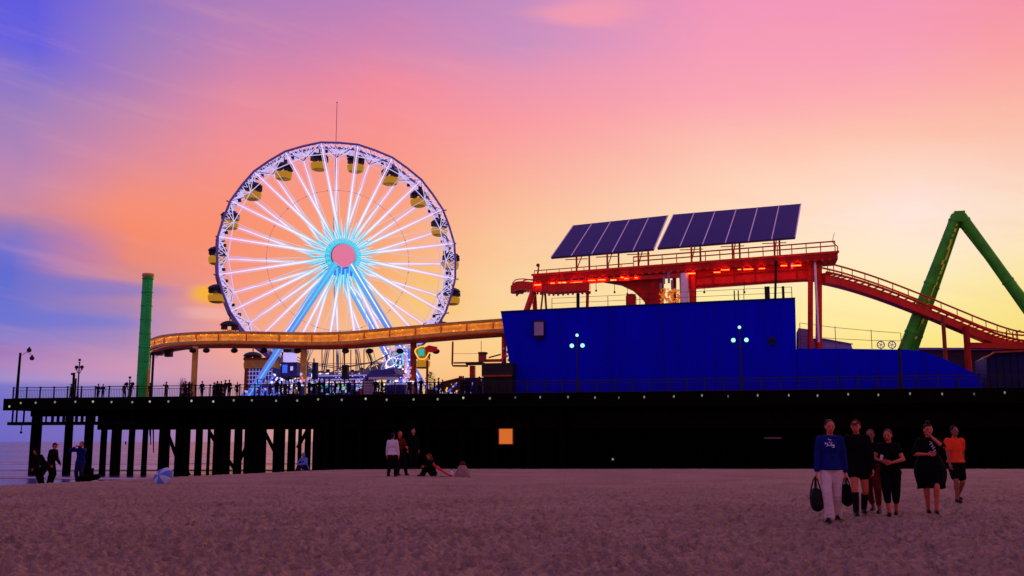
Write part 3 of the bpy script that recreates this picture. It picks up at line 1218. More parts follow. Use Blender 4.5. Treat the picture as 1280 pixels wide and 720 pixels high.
def make_gondola():
    tub = MB()
    prof = [(0.55, -2.95), (0.80, -2.85), (0.92, -2.5), (0.95, -2.15), (0.90, -2.12), (0.86, -2.5), (0.7, -2.75)]
    tub.lathe((0, 0, 0), prof, 14)
    tub.box((0, 0, -2.02), (0.5, 1.2, 0.12))
    can = MB()
    can.lathe((0, 0, 0), [(1.02, -1.42), (1.05, -1.36), (0.85, -1.12), (0.45, -0.95), (0.05, -0.9)], 14)
    can.box((0.55, 0, -1.7), (0.75, 0.9, 0.42))
    can.box((-0.55, 0.1, -1.66), (0.7, 0.8, 0.36))
    po = MB()
    for a in range(4):
        t = a * math.pi / 2 + 0.6
        po.tube((0.8 * math.cos(t), 0.8 * math.sin(t), -2.3), (0.8 * math.cos(t), 0.8 * math.sin(t), -1.3), 0.035, n=5)
    po.tube((0, 0, -1.0), (0, 0, 0), 0.06, n=6)
    po.tube((0, -1.2, 0), (0, 1.2, 0), 0.07, n=6)
    bd = MB()  # glowing bands added to make the yellow tubs look brighter
    for z_, r_ in ((-2.30, 0.965), (-2.48, 0.955), (-2.66, 0.93), (-2.82, 0.86)):
        bd.lathe((0, 0, 0), [(r_, z_), (r_ + 0.02, z_ + 0.01), (r_ + 0.02, z_ + 0.16), (r_, z_ + 0.17)], 14)
    global added_glow_band
    added_glow_band = bd.mesh('added_glow_band', smooth=True)
    added_glow_band.materials.append(M['gondola_glow'])
    return tub.mesh('gondola', smooth=True), can.mesh('canopy', smooth=True), po.mesh('hanger', smooth=True)


M['gondola_glow'] = led('added_amber_glow', (0.70, 0.31, 0.010), 0.58)
added_glow_band = None
mt, mc, mh = make_gondola()
mt.materials.append(M['yellow'])
mc.materials.append(M['canopy'])
mh.materials.append(M['iron'])
for i in range(NG):
    a = PH0 + 2 * math.pi * i / NG
    g = bpy.data.objects.new('gondola', mt)
    COL.objects.link(g)
    g.parent = wheel
    g.location = wp(a, RR - 0.1, 0) - ORG[wheel.name]
    g.scale = (1.08, 1.08, 1.08)
    g.rotation_euler = (0, 0, math.atan2(WT.y, WT.x) + random.uniform(-0.5, 0.5))
    for nm, me in (('canopy', mc), ('hanger', mh), ('added_glow_band', added_glow_band)):
        c = bpy.data.objects.new(nm, me)
        COL.objects.link(c)
        c.parent = g
# boarding platform with lit rails
b = MB()
q = gz(425, DECK, 11)
b.pbox(q + Z * 0.6, (13, 5, 0.25))
for x_ in range(-6, 7, 2):
    b.pbox(q + EU * x_ + Z * 0.3 - EN * 2.3, (0.15, 0.15, 0.6))
b.build('boarding_platform', M['blue_dark'], wheel)
b = MB()
for x_ in np.arange(-6.4, 6.5, 0.8):
    b.pbox(q + EU * x_ + Z * 1.25 - EN * 2.4, (0.06, 0.06, 1.1))
for z_ in (1.8, 1.45, 2.05):
    b.pbox(q + Z * z_ - EN * 2.4, (13, 0.06, 0.05))
b.build('platform_rail', M['led_lilac_dim'], wheel)

mast = thing('mast', 'thin tall dark mast rising above the top of the ferris wheel', 'mast', gz(424, DECK, 25))
b = MB()
q = gz(424, DECK, 25)
tp = at(421.3, 128, 25)
b.path([q, Vector((tp.x, tp.y, 25)), tp], [0.06, 0.055, 0.04], 8)
b.build('pole', M['purple_rim'], mast, True)
b = MB()
b.sphere(tp, 0.09)
b.build('finial', M['iron'], mast, True)

# ------------------------------------------------------------------ yellow coaster track
TR = [(660, 397.5, 6.0), (640, 400, 6), (600, 403, 6), (560, 406, 6), (520, 409.5, 6), (480, 413, 6), (440, 416.5, 6), (400, 418, 6), (350, 417.5, 6), (300, 416.5, 6.5), (260, 417, 8),
      (230, 418.5, 10.5), (207, 421, 13.5), (193, 425.5, 17), (188.5, 428.5, 20), (192, 430, 24), (210, 427, 27), (260, 421.5, 29), (400, 421.5, 29), (500, 415, 29), (600, 407, 29)]
tpts = [at(*t) for t in TR]


def catmull(P, n=6):
    out = []
    for i in range(len(P) - 1):
        p0, p1, p2, p3 = P[max(i - 1, 0)], P[i], P[i + 1], P[min(i + 2, len(P) - 1)]
        for j in range(n):
            t = j / n
            out.append(0.5 * ((2 * p1) + (p2 - p0) * t + (2 * p0 - 5 * p1 + 4 * p2 - p3) * t * t + (3 * p1 - p0 - 3 * p2 + p3) * t ** 3))
    out.append(P[-1].copy())
    return out


tp_ = catmull(tpts, 5)


def side_of(P, i):
    d = P[min(i + 1, len(P) - 1)] - P[max(i - 1, 0)]
    d.z = 0
    d.normalize()
    return Vector((-d.y, d.x, 0))        # points towards the beach when the path runs left


def ribbon(b, P, o0, o1, z0, z1):
    """closed box section swept along P between side offsets o0..o1 and heights z0..z1"""
    V, Fc = [], []
    for i, p in enumerate(P):
        s_ = side_of(P, i)
        for o, z_ in ((o0, z0), (o1, z0), (o1, z1), (o0, z1)):
            V.append(p + s_ * o + Z * z_)
    n = len(P)
    for i in range(n - 1):
        for k_ in range(4):
            a = i * 4
            Fc.append((a + k_, a + (k_ + 1) % 4, a + 4 + (k_ + 1) % 4, a + 4 + k_))
    Fc += [(3, 2, 1, 0), tuple((n - 1) * 4 + q for q in range(4))]
    b.add(V, Fc)


coaster = thing('roller_coaster_loop', 'low orange roller coaster track curving in front of the ferris wheel', 'roller coaster', gz(400, DECK, 6))
b = MB()
ribbon(b, tp_, 0.0, 0.14, -0.98, 0.0)
b.build('fascia', M['orange_steel'], coaster)
b = MB()
for i in range(0, len(tp_), 4):
    s_ = side_of(tp_, i)
    b.box(tp_[i] + s_ * 0.19 - Z * 0.5, (0.10, 0.10, 1.04))
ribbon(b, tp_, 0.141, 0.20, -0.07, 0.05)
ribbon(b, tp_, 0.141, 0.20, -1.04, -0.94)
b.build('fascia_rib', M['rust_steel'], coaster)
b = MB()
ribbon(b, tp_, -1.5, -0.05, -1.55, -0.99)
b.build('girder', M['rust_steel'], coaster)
b = MB()
for o in (-0.35, -1.35):
    b.path([p + side_of(tp_, i) * o + Z * 0.10 for i, p in enumerate(tp_)], 0.07, 6)
for i in range(0, len(tp_)):
    s_ = side_of(tp_, i)
    b.bar(tp_[i] - s_ * 0.2 - Z * 0.02, tp_[i] - s_ * 1.5 - Z * 0.02, 0.1, 0.08)
b.build('rail', M['rust_steel'], coaster)
# cove light: an amber strip behind a lip throws its glow on the fascia
b = MB()
ribbon(b, tp_, 0.46, 0.49, -0.12, 0.16)
ribbon(b, tp_, 0.20, 0.49, 0.16, 0.19)
ribbon(b, tp_, 0.46, 0.49, -1.14, -0.86)
ribbon(b, tp_, 0.20, 0.49, -1.17, -1.14)
b.build('light_lip', M['orange_steel'], coaster)
b = MB()
ribbon(b, tp_, 0.41, 0.455, 0.0, 0.10)
ribbon(b, tp_, 0.41, 0.455, -1.10, -1.02)
b.build('cove_light', M['led_cove'], coaster)
# bulbs
b = MB()
dist = 0
last = None
rs = random.Random(3)
for i in range(len(tp_) - 1):
    n2 = max(1, int((tp_[i + 1] - tp_[i]).length / 0.8))
    for j in range(n2):
        p = tp_[i].lerp(tp_[i + 1], j / n2) + side_of(tp_, i) * 0.27 - Z * rs.choice((0.16, 0.16, 0.75))
        if rs.random() < 0.4:
            b.sphere(p, 0.055, 6, 4)
b.build('light_bulbs', M['led_warm'], coaster)
# brackets under the girder
b = MB()
for px in (241, 258, 293, 330, 372, 432, 462, 500, 545):
    p = gz(px, at(px, 436, 6.6).z, 6.9)
    tz = at(px, 418, 6).z - 1.55
    p.z = tz - 0.18
    b.sphere(p, (0.42, 0.35, 0.3), 8, 6)
b.build('bracket', M['iron'], coaster, True)


def pcol(root, px, y0, s, wpx, m, name='column', y1=None, dpx=0.0):
    p = at(px, y0, s)
    q = gz(px, DECK if y1 is None else at(px, y1, s).z, s)
    k = mpp(p)
    b = MB()
    b.tube(Vector((p.x + dpx * k, p.y, p.z)), Vector((p.x, p.y, q.z)), wpx * k / 2, n=12)
    b.build(name, m, root, True)
    return p


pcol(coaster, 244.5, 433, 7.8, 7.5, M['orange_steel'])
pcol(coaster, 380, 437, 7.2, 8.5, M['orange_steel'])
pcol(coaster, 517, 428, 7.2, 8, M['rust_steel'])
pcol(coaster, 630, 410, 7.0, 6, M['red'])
pcol(coaster, 192, 440, 17, 3, M['iron'], 'post')
pcol(coaster, 188, 440, 19, 2.2, M['iron'], 'post')
b = MB()
q = at(190.5, 441.5, 17)
b.pbox(q, (1.5, 1.5, 0.12))
b.pbox(q + Z * 0.5, (1.5, 0.06, 0.06))
b.pbox(q - Z * 0.5, (1.3, 0.06, 0.06))
for e in (-0.7, 0.7):
    b.pbox(q + EU * e + Z * 0.1, (0.06, 0.06, 1.2))
b.build('service_platform', M['iron'], coaster)
b = MB()
q = at(211, 442, 15)
b.box(q, (0.85, 0.6, 0.8), (EU, EN, Z))
b.tube(q + Z * 0.4, q + Z * 1.2, 0.06)
b.build('floodlight', M['iron'], coaster)

# ------------------------------------------------------------------ green columns
gc = thing('green_column', 'tall slim green ride column with an orange cap near the pier tip', 'column', gz(176, DECK, 5))
p = gz(177, DECK, 5)
tz = at(183, 346, 5).z
k = mpp(at(183, 346, 5))
b = MB()
b.tube(Vector((p.x, p.y, DECK)), Vector((p.x, p.y, tz)), 7.2 * k, 6.6 * k, 20)
b.build('tube', M['green'], gc, True)
b = MB()
b.lathe(Vector((p.x, p.y, tz)), [(7.0 * k, 0), (7.4 * k, 0.08), (7.4 * k, 0.28), (6.6 * k, 0.36)], 20)
b.build('cap', M['orange_steel'], gc, True)
b = MB()
for i in range(9):
    z_ = DECK + 1.2 + (tz - DECK - 1.5) * i / 8
    b.lathe(Vector((p.x, p.y, z_)), [(7.0 * k, 0), (7.3 * k, 0.03), (7.3 * k, 0.1), (7.0 * k, 0.13)], 20)
for i in range(34):
    z_ = DECK + 1.0 + (tz - DECK - 1.6) * i / 33
    b.box(Vector((p.x + 3.6 * k, p.y - 6.5 * k, z_)), (0.16, 0.16, 0.10))
b.build('flange', M['green'], gc, True)
b = MB()
b.tube(Vector((p.x + 7.6 * k, p.y - 0.2, DECK)), Vector((p.x + 7.6 * k, p.y - 0.2, DECK + 3.4)), 0.14)
b.build('conduit', M['yellow'], gc)

ga = thing('green_swing_frame', 'green steel A-frame of a swing ride above the low blue roof', 'ride frame', gz(1200, DECK, 16))
apx = at(1197, 270, 16)
k = mpp(apx)


def gleg(px, py, s, r0, r1, m, ap, name='leg'):
    f_ = at(px, py, s)
    d = (ap - f_)
    f2 = f_ - d * ((f_.z - DECK) / d.z)
    b = MB()
    b.path([f2, f_, ap], [r0, r0, r1], 20)
    for t in (0.35, 0.62, 0.97):
        q = f2.lerp(ap, t)
        dd = d.normalized()
        rr_ = (r0 + (r1 - r0) * t) * 1.12
        b.tube(q - dd * 0.1, q + dd * 0.1, rr_, n=20)
    b.build(name, m, ga, True)


gleg(1131, 436, 15, 7.4 * k, 6.4 * k, M['green_dark'], apx - EU * 0.15)
gleg(1141, 436, 18.5, 6.6 * k, 5.6 * k, M['green_dark'], apx + EU * 0.35 + EN * 2.0)
gleg(1309, 420, 15, 7.4 * k, 6.4 * k, M['green_dark'], apx + EU * 0.35)
gleg(1315, 420, 18.5, 6.4 * k, 5.6 * k, M['green_dark'], apx + EU * 0.6 + EN * 2.0)
b = MB()
b.tube(apx - EN * 0.6 + EU * 0.15 - Z * 0.15, apx + EN * 2.8 + EU * 0.4 - Z * 0.15, 6.8 * k, n=20)
b.build('axle', M['green_dark'], ga, True)
b = MB()
b.pbox(apx + EU * 0.15 + EN * 0.3 + Z * 0.36, (1.05, 1.6, 0.2))
b.build('apex_plate', M['green_dark'], ga)
f0, f1 = at(1136, 436, 14.0), apx - EN * 0.75
for i in range(22):  # lit highlights along the leg, painted on as lime patches
    q = f0.lerp(f1, 0.08 + 0.84 * i / 21) + EU * 0.25
    if random.random() < 0.8:
        b = MB()
        b.box(q + EU * random.uniform(-0.12, 0.12), (random.uniform(0.1, 0.24), 0.1, random.uniform(0.2, 0.9)), (EU, EN, (f1 - f0).normalized()))
        b.build('painted_highlight', M['lime_lit'], ga)

# ------------------------------------------------------------------ the blue building
bb = thing('blue_building', 'royal blue windowless building with a slanting left end on the pier', 'building', gz(800, DECK, 4))
outl = [(645.5, 493.5), (642, 480), (636.5, 452), (631, 421), (626, 390), (720, 385.3), (810, 381.2), (900, 377), (994, 373), (996, 435.5), (1060, 435.8), (1135, 437), (1152, 439), (1172, 445), (1197, 456), (1226, 470), (1229, 483)]
fp = [at(x, y, 4.0) for x, y in outl]
fp[0].z = fp[-1].z = DECK - 0.02
hi = [fp[i] for i in range(0, 9)] + [gz(996.5, DECK - 0.02, 4)]
b = MB()
b.prism(hi, EN * 26)
b.build('wall', M['blue_hull'], bb)
lo = [gz(996.5, DECK - 0.02, 4.06), fp[9] + EN * 0.06] + [q + EN * 0.06 for q in fp[10:]]
b = MB()
b.prism(lo, EN * 22)
b.build('low_wing', M['blue_hull'], bb)
b = MB()      # coping along the roof edge
for i in range(4, 8):
    b.bar(fp[i] - EN * 0.05 + Z * 0.03, fp[i + 1] - EN * 0.05 + Z * 0.03, 0.2, 0.1)
b.build('coping', M['blue_dark'], bb)
for px in (700, 765, 830, 895, 958):
    p0 = gz(px, DECK, 3.985)
    zt = at(px, 388 - (px - 626) * 0.0457 + 3, 4).z
    b = MB()
    b.pbox(Vector((p0.x, p0.y, (DECK + zt) / 2)), (0.035, 0.03, zt - DECK))
    b.build('cladding_seam', M['blue_dark'], bb)
for px in (1050, 1100, 1160):
    p0 = gz(px, DECK, 4.04)
    zt = at(px, 440 if px < 1150 else 448, 4).z
    b = MB()
    b.pbox(Vector((p0.x, p0.y, (DECK + zt) / 2)), (0.035, 0.03, zt - DECK))
    b.build('cladding_seam', M['blue_dark'], bb)
# wall lantern (boxy, pale front, dark pointed base)
c = at(674, 411, 3.7)
k = mpp(c)
b = MB()
b.pbox(c, (12 * k, 0.4, 17 * k))
b.build('wall_lantern', M['lilac_wall'], bb)
lan = COL.objects['wall_lantern'] if 'wall_lantern' in COL.objects else None
b = MB()
b.pbox(c + Z * 9.4 * k, (13.5 * k, 0.5, 1.6 * k))
for e in (-1, 1):
    b.pbox(c + EU * e * 6.4 * k - EN * 0.02, (0.8 * k, 0.44, 17 * k))
cc = c - Z * 8.6 * k
V = [cc + EU * sx_ * 6.6 * k + EN * sy_ * 0.22 for sx_, sy_ in ((-1, -1), (1, -1), (1, 1), (-1, 1))] + [cc - Z * 6 * k]
b.add(V, [(0, 1, 2, 3), (0, 4, 1), (1, 4, 2), (2, 4, 3), (3, 4, 0)])
b.build('lantern_frame', M['iron'], lan)
c = at(965, 424, 3.85)
b = MB()
b.pbox(c, (8 * k, 0.25, 4.5 * k))
b.pbox(c - Z * 5 * k, (5.5 * k, 0.2, 4 * k))
b.build('junction_box', M['black'], bb)
# roof rails
b = MB()
ro = [at(x, y, 6.0) for x, y in ((690, 386.5), (760, 383.5), (800, 381.5), (870, 378.4), (930, 375.6), (990, 373))]
for q in ro:
    b.tube(q, q + Z * 1.15, 0.035, n=5)
for z_ in (1.15, 0.6):
    b.path([q + Z * z_ for q in ro], 0.022, 5)
b.build('roof_rail', M['iron'], bb)
b = MB()
ro = [at(x, 436, 8.0) for x in (1001, 1045, 1090, 1127)]
for i, q in enumerate(ro):
    b.tube(q, q + Z * (2.6 - 0.35 * i), 0.035, n=5)
for z_ in (1.0, 0.5):
    b.path([q + Z * (2.6 - 0.35 * i) * z_ - Z * (0.12 if i in (1, 2) else 0) for i, q in enumerate(ro)], 0.025, 5)
b.build('roof_rail', M['rust_steel'], bb)
# rooftop shed and rooms behind the low wing
sh = thing('roof_shed', 'small lilac rooftop shed right of the tall blue wall', 'shed', gz(1022, at(1020, 436, 9).z - 0.3, 9))
b = MB()
b.prism([at(998, 437, 9), at(998, 410, 9), at(1010, 411.5, 9), at(1012, 424, 9), at(1030, 424, 9), at(1064, 430.5, 9), at(1066, 437, 9)], EN * 5)
b.build('wall', M['lilac_wall'], sh)
b = MB()
b.bar(at(1011, 423.6, 8.9), at(1030, 423.6, 8.9), 0.3, 0.08)
b.bar(at(1030, 423.6, 8.9), at(1066, 430.2, 8.9), 0.3, 0.08)
b.build('roof_edge', M['purple_rim'], sh)

rb = thing('dark_annex', 'low dark purple annex roof behind the sloping blue wing', 'building', gz(1200, DECK, 24))
b = MB()
b.prism([gz(1128, DECK, 24), at(1128, 436.5, 24), at(1165, 437, 24), at(1240, 436, 24), at(1300, 437, 24), gz(1302, DECK, 24)], EN * 8)
b.build('wall', M['canopy'], rb)
b = MB()
b.bar(at(1128, 436, 23.8), at(1300, 436.5, 23.8), 0.4, 0.25)
b.build('roof_edge', M['purple_rim'], rb)
st = thing('game_stall', 'dark blue shuttered game stall at the landward end of the railing', 'stall', gz(1262, DECK, 5))
b = MB()
b.prism([gz(1233, DECK, 5), at(1233, 447, 5), at(1243, 441, 5), at(1330, 437, 5), gz(1332, DECK, 5)], EN * 5)
b.build('wall', M['blue_dark'], st)
b = MB()
for px in (1240, 1249, 1258, 1267, 1276):
    p0 = gz(px, DECK, 4.9)
    b.pbox(Vector((p0.x, p0.y, DECK + 1.7)), (0.12, 0.1, 3.4))
b.build('shutter_post', M['black'], st)
b = MB()
b.bar(at(1231, 447.5, 4.7), at(1243, 440.6, 4.7), 0.7, 0.14)
b.bar(at(1243, 440.6, 4.7), at(1330, 436.6, 4.7), 0.7, 0.14)
b.build('roof_edge', M['rust_steel'], st)

# ------------------------------------------------------------------ red coaster station
rs_ = thing('red_coaster_station', 'red steel roller coaster platform with handrails above the blue building', 'roller coaster', gz(850, DECK, 9))


def qbeam(b, pts, s, d, thick):
    """beam in picture space: list of (px, ytop); thickness in px, depth in metres"""
    for (x0, y0), (x1, y1) in zip(pts[:-1], pts[1:]):
        P0, P1 = at(x0, y0, s), at(x1, y1, s)
        t0 = Z * (thick * mpp(P0))
        b.hexa([P0 - t0, P1 - t0, P1 - t0 + EN * d, P0 - t0 + EN * d, P0, P1, P1 + EN * d, P0 + EN * d])


def yd(px):       # top edge of the upper platform
    return 343.5 - (px - 666) * (343.5 - 314.5) / (1046 - 666)


b = MB()
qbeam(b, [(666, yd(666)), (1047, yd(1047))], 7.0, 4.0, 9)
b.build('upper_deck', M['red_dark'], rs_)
b = MB()
for s in (6.9, 10.6):
    qbeam(b, [(664, yd(664) - 1.2), (1049, yd(1049) - 1.2)], s, 0.1, 2.6)
b.build('deck_kerb', M['red'], rs_)
b = MB()
for x_ in range(668, 1046, 9):
    p0 = at(x_, yd(x_) + 9.4, 6.7)
    b.pbox(p0, (0.22, 0.5, 0.22))
b.build('joist_end', M['red'], rs_)
b = MB()
xs = [792 + 18.0 * i for i in range(15)]
for s in (7.2, 10.8):
    for x_ in xs:
        p0 = at(x_, yd(x_), s)
        b.tube(p0, p0 + Z * 1.1, 0.05, n=5)
    for h in (1.08, 0.62):
        b.path([at(x_, yd(x_), s) + Z * h for x_ in xs], 0.06, 5)
b.tube(at(1041, yd(1041) - 12, 7.2), at(1047, yd(1047) - 6, 7.2), 0.06, n=5)
b.tube(at(1047, yd(1047) - 6, 7.2), at(1047, yd(1047) + 3, 7.2), 0.06, n=5)
b.build('handrail', M['red'], rs_)
b = MB()
xs = [668 + 15.5 * i for i in range(9)]
for s in (7.2, 10.8):
    for x_ in xs:
        p0 = at(x_, yd(x_), s)
        b.tube(p0, p0 + Z * 0.45, 0.04, n=5)
    b.path([at(x_, yd(x_), s) + Z * 0.42 for x_ in xs], 0.05, 5)
b.build('handrail', M['red'], rs_)
# lower red track sweeping round at the left
b = MB()
lt = [(736, 352.5), (715, 353.5), (690, 355), (668, 353.5), (655, 351.5), (645, 352.5), (640.5, 357)]
lp = catmull([at(x_, y_, s) for (x_, y_), s in zip(lt, (6.5, 6.5, 6.6, 7.2, 8.6, 10.5, 13))], 4)
ribbon(b, lp, -1.2, 0.1, -0.95, 0.0)
b.build('curved_track', M['red'], rs_)
b = MB()
for i in range(0, len(lp)):
    b.box(lp[i] + side_of(lp, i) * 0.14 - Z * 0.45, (0.12, 0.12, 0.85))
    b.box(lp[i] - side_of(lp, i) * 0.5 - Z * 1.05, (0.2, 0.9, 0.18))
b.path([p + Z * 0.25 - side_of(lp, i) * 1.0 for i, p in enumerate(lp)], 0.08, 5)
b.path([p + Z * 0.25 for i, p in enumerate(lp)], 0.06, 5)
b.build('track_tie', M['red'], rs_)
b = MB()
qbeam(b, [(668, 353.5), (740, 348.5), (800, 344.5), (850, 341.5)], 6.9, 0.5, 5)
b.build('edge_girder', M['red'], rs_)
# arch down to the dark pier
b = MB()
arch = [(738, 349), (800, 345), (812, 345), (812, 381), (806, 378), (800, 371), (790, 362), (775, 355), (757, 352)]
b.prism([at(x_, y_, 7.6) for x_, y_ in arch], EN * 1.2)
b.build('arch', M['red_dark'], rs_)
# big girder on the right
b = MB()
gd = [(850, 340), (905, 336), (960, 332), (1010, 328), (1026, 329), (1026, 352), (1005, 351.5), (960, 354), (905, 358), (850, 362)]
b.prism([at(x_, y_, 8.2) for x_, y_ in gd], EN * 0.5)
b.build('main_girder', M['red'], rs_)
b = MB()
for x_ in (866, 892, 918, 944, 970, 996):
    y0, y1 = 340 - (x_ - 850) * 0.075 + 1.5, 362 - (x_ - 850) * 0.067 - 1
    b.bar(at(x_, y0, 8.1), at(x_, y1, 8.1), 0.12, 0.2, EN)
qbeam(b, [(850, 347), (1010, 335)], 8.05, 0.12, 2.0)
qbeam(b, [(850, 357), (1010, 347.5)], 8.05, 0.12, 2.0)
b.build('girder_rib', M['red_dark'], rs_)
rl_ = random.Random(19)
x_ = 672.0
while x_ < 1000:
    w_ = rl_.uniform(3, 13)
    if not (800 < x_ < 852) and rl_.random() < 0.85:
        b = MB()
        p0 = at(x_, yd(x_) + rl_.uniform(11.5, 14.5), 6.75)
        b.pbox(p0, (w_ * 0.075, 0.10, rl_.uniform(0.05, 0.11)))
        b.build('underdeck_lamp', M['led_red'] if rl_.random() < 0.7 else M['led_warm'], rs_)
    x_ += w_ + rl_.uniform(1, 9)
# columns
for (x0, y0, x1, y1, s, w, m_) in ((671, 351, 658, 389, 7.5, 7.5, 'red'), (667, 356, 669, 389, 9.5, 6, 'red'), (681, 360, 683, 389, 7.2, 2.6, 'rust_steel'), (679, 362, 676, 389, 7.0, 2.2, 'rust_steel'),
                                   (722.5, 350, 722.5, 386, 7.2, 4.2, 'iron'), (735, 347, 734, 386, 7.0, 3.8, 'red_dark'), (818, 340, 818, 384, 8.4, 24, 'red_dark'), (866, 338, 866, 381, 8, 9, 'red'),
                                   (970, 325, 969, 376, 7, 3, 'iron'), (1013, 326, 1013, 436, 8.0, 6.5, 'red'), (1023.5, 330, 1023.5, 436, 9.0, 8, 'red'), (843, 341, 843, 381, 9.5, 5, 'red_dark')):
    p0, p1 = at(x0, y0, s), at(x1, y1, s)
    k = mpp(p0)
    d = p1 - p0
    p1 = p1 + d * (0.08)
    b = MB()
    b.tube(p0, p1, w * k / 2, n=14)
    b.build('column', M[m_], rs_, True)
for (x0, y0, y1, s, w) in ((855, 342, 382, 7.2, 12), (1018, 316, 428, 7.2, 3.2)):
    p0, p1 = at(x0, y0, s), at(x0, y1, s)
    b = MB()
    b.tube(p0, Vector((p0.x, p0.y, p1.z)), w * mpp(p0) / 2, n=16)
    b.build('pipe', M['silver'], rs_, True)
b = MB()
b.pbox(at(789, 377, 6.2), (1.0, 0.9, 1.1))
b.lathe(at(789, 369.5, 6.2) , [(0.5, 0), (0.45, 0.12), (0.1, 0.2)], 10)
b.build('roof_tank', M['red_dark'], rs_)
b = MB()
b.pbox(at(959, 366.5, 6.2), (0.5, 0.5, 1.3))
b.pbox(at(979, 366, 6.6), (0.25, 0.3, 1.3))
b.pbox(at(918, 371, 6.6), (0.12, 0.1, 1.3))
b.pbox(at(923, 371, 6.6), (0.12, 0.1, 1.3))
b.build('roof_duct', M['iron'], rs_)
rnd = random.Random(11)
b = MB()
for i in range(70):  # self-glowing flags imitate an irregular orange-lit patch
    q = at(rnd.uniform(824, 849), rnd.uniform(360, 382), rnd.uniform(6.6, 7.4))
    w_, h_ = rnd.uniform(.08, .26), rnd.uniform(.15, .5)
    b.prism([q - EU * w_, q + EU * w_, q + EU * rnd.uniform(-.1, .1) - Z * h_], EN * 0.03)
b.build('orange_glow_flags', M['led_orange'], rs_)
b = MB()
for (x_, y_, h) in ((830, 350, 10), (836, 347, 14), (826, 358, 8), (840, 356, 12), (990, 332, 8)):
    p0 = at(x_, y_, 6.9)
    b.pbox(p0, (0.22, 0.14, h * mpp(p0)))
b.build('machinery', M['lilac_wall'], rs_)
b = MB()
for i, x_ in enumerate((745, 768, 784, 880, 930)):
    p0 = at(x_, yd(x_) + (14 if x_ < 800 else 26), 6.6)
    b.tube(p0, p0 - Z * (1.0 + 0.3 * (i % 3)), 0.03, n=5)
    b.sphere(p0 - Z * (1.0 + 0.3 * (i % 3)), 0.12, 6, 5)
b.build('hanging_lamp', M['iron'], rs_)
b = MB()
b.tube(at(672, 343, 7), at(673.5, 333, 7), 0.1, 0.07)
b.sphere(at(672.5, 331.5, 7), 0.2, 8, 6)
b.tube(at(1040, 303, 8), at(1043, 291, 8), 0.025)
b.build('aerial', M['red_dark'], rs_)

# descending track
dt = thing('coaster_drop_track', 'red railed coaster track sloping down behind the green frame', 'roller coaster', gz(1140, DECK, 10))
tk = [(1026, 341.5), (1045, 345.5), (1075, 354), (1110, 366), (1150, 381.5), (1190, 398), (1225, 412.5), (1250, 421.5), (1275, 427), (1310, 429)]
kp = catmull([at(x_, y_, s) for (x_, y_), s in zip(tk, np.linspace(9, 21, len(tk)))], 4)
b = MB()
ribbon(b, kp, -0.6, 0.6, -1.05, -0.22)
b.build('girder', M['red'], dt)
b = MB()
for o in (-0.75, 0.75):
    b.path([p + side_of(kp, i) * o for i, p in enumerate(kp)], 0.12, 6)
for i, p in enumerate(kp):
    s_ = side_of(kp, i)
    b.bar(p - s_ * 0.85 - Z * 0.1, p + s_ * 0.85 - Z * 0.1, 0.12, 0.12)
b.build('rail', M['red'], dt)
b = MB()
for o in (-0.95, 0.95):
    b.path([p + side_of(kp, i) * o + Z * 0.85 for i, p in enumerate(kp)], 0.10, 5)
    for i in range(0, len(kp), 2):
        q = kp[i] + side_of(kp, i) * o
        b.tube(q - Z * 0.1, q + Z * 0.85, 0.045, n=5)
b.build('handrail', M['red'], dt)
for px, y0, s, w, m_ in ((1178.5, 394, 12.5, 5, 'rust_steel'), (1207.5, 408, 15, 8, 'red_dark'), (1258, 425, 19, 6, 'red_dark')):
    p0 = at(px, y0, s)
    b = MB()
    b.tube(Vector((p0.x, p0.y, p0.z)), Vector((p0.x, p0.y, DECK)), w * mpp(p0) / 2, n=10)
    b.build('column', M[m_], dt, True)
b = MB()
qbeam(b, [(1208, 428), (1250, 428.5), (1300, 430)], 17, 1.2, 7)
b.build('brake_run', M['red'], dt)
b = MB()
for x_ in (1258, 1266, 1272):
    p0 = at(x_, 421, 15.5)
    b.path([p0 - Z * 0.6, p0 + Z * 0.5, p0 + Z * 0.7 + EU * 0.25, p0 + Z * 0.4 + EU * 0.4], 0.06, 5)
b.build('gate_arm', M['red_dark'], dt)

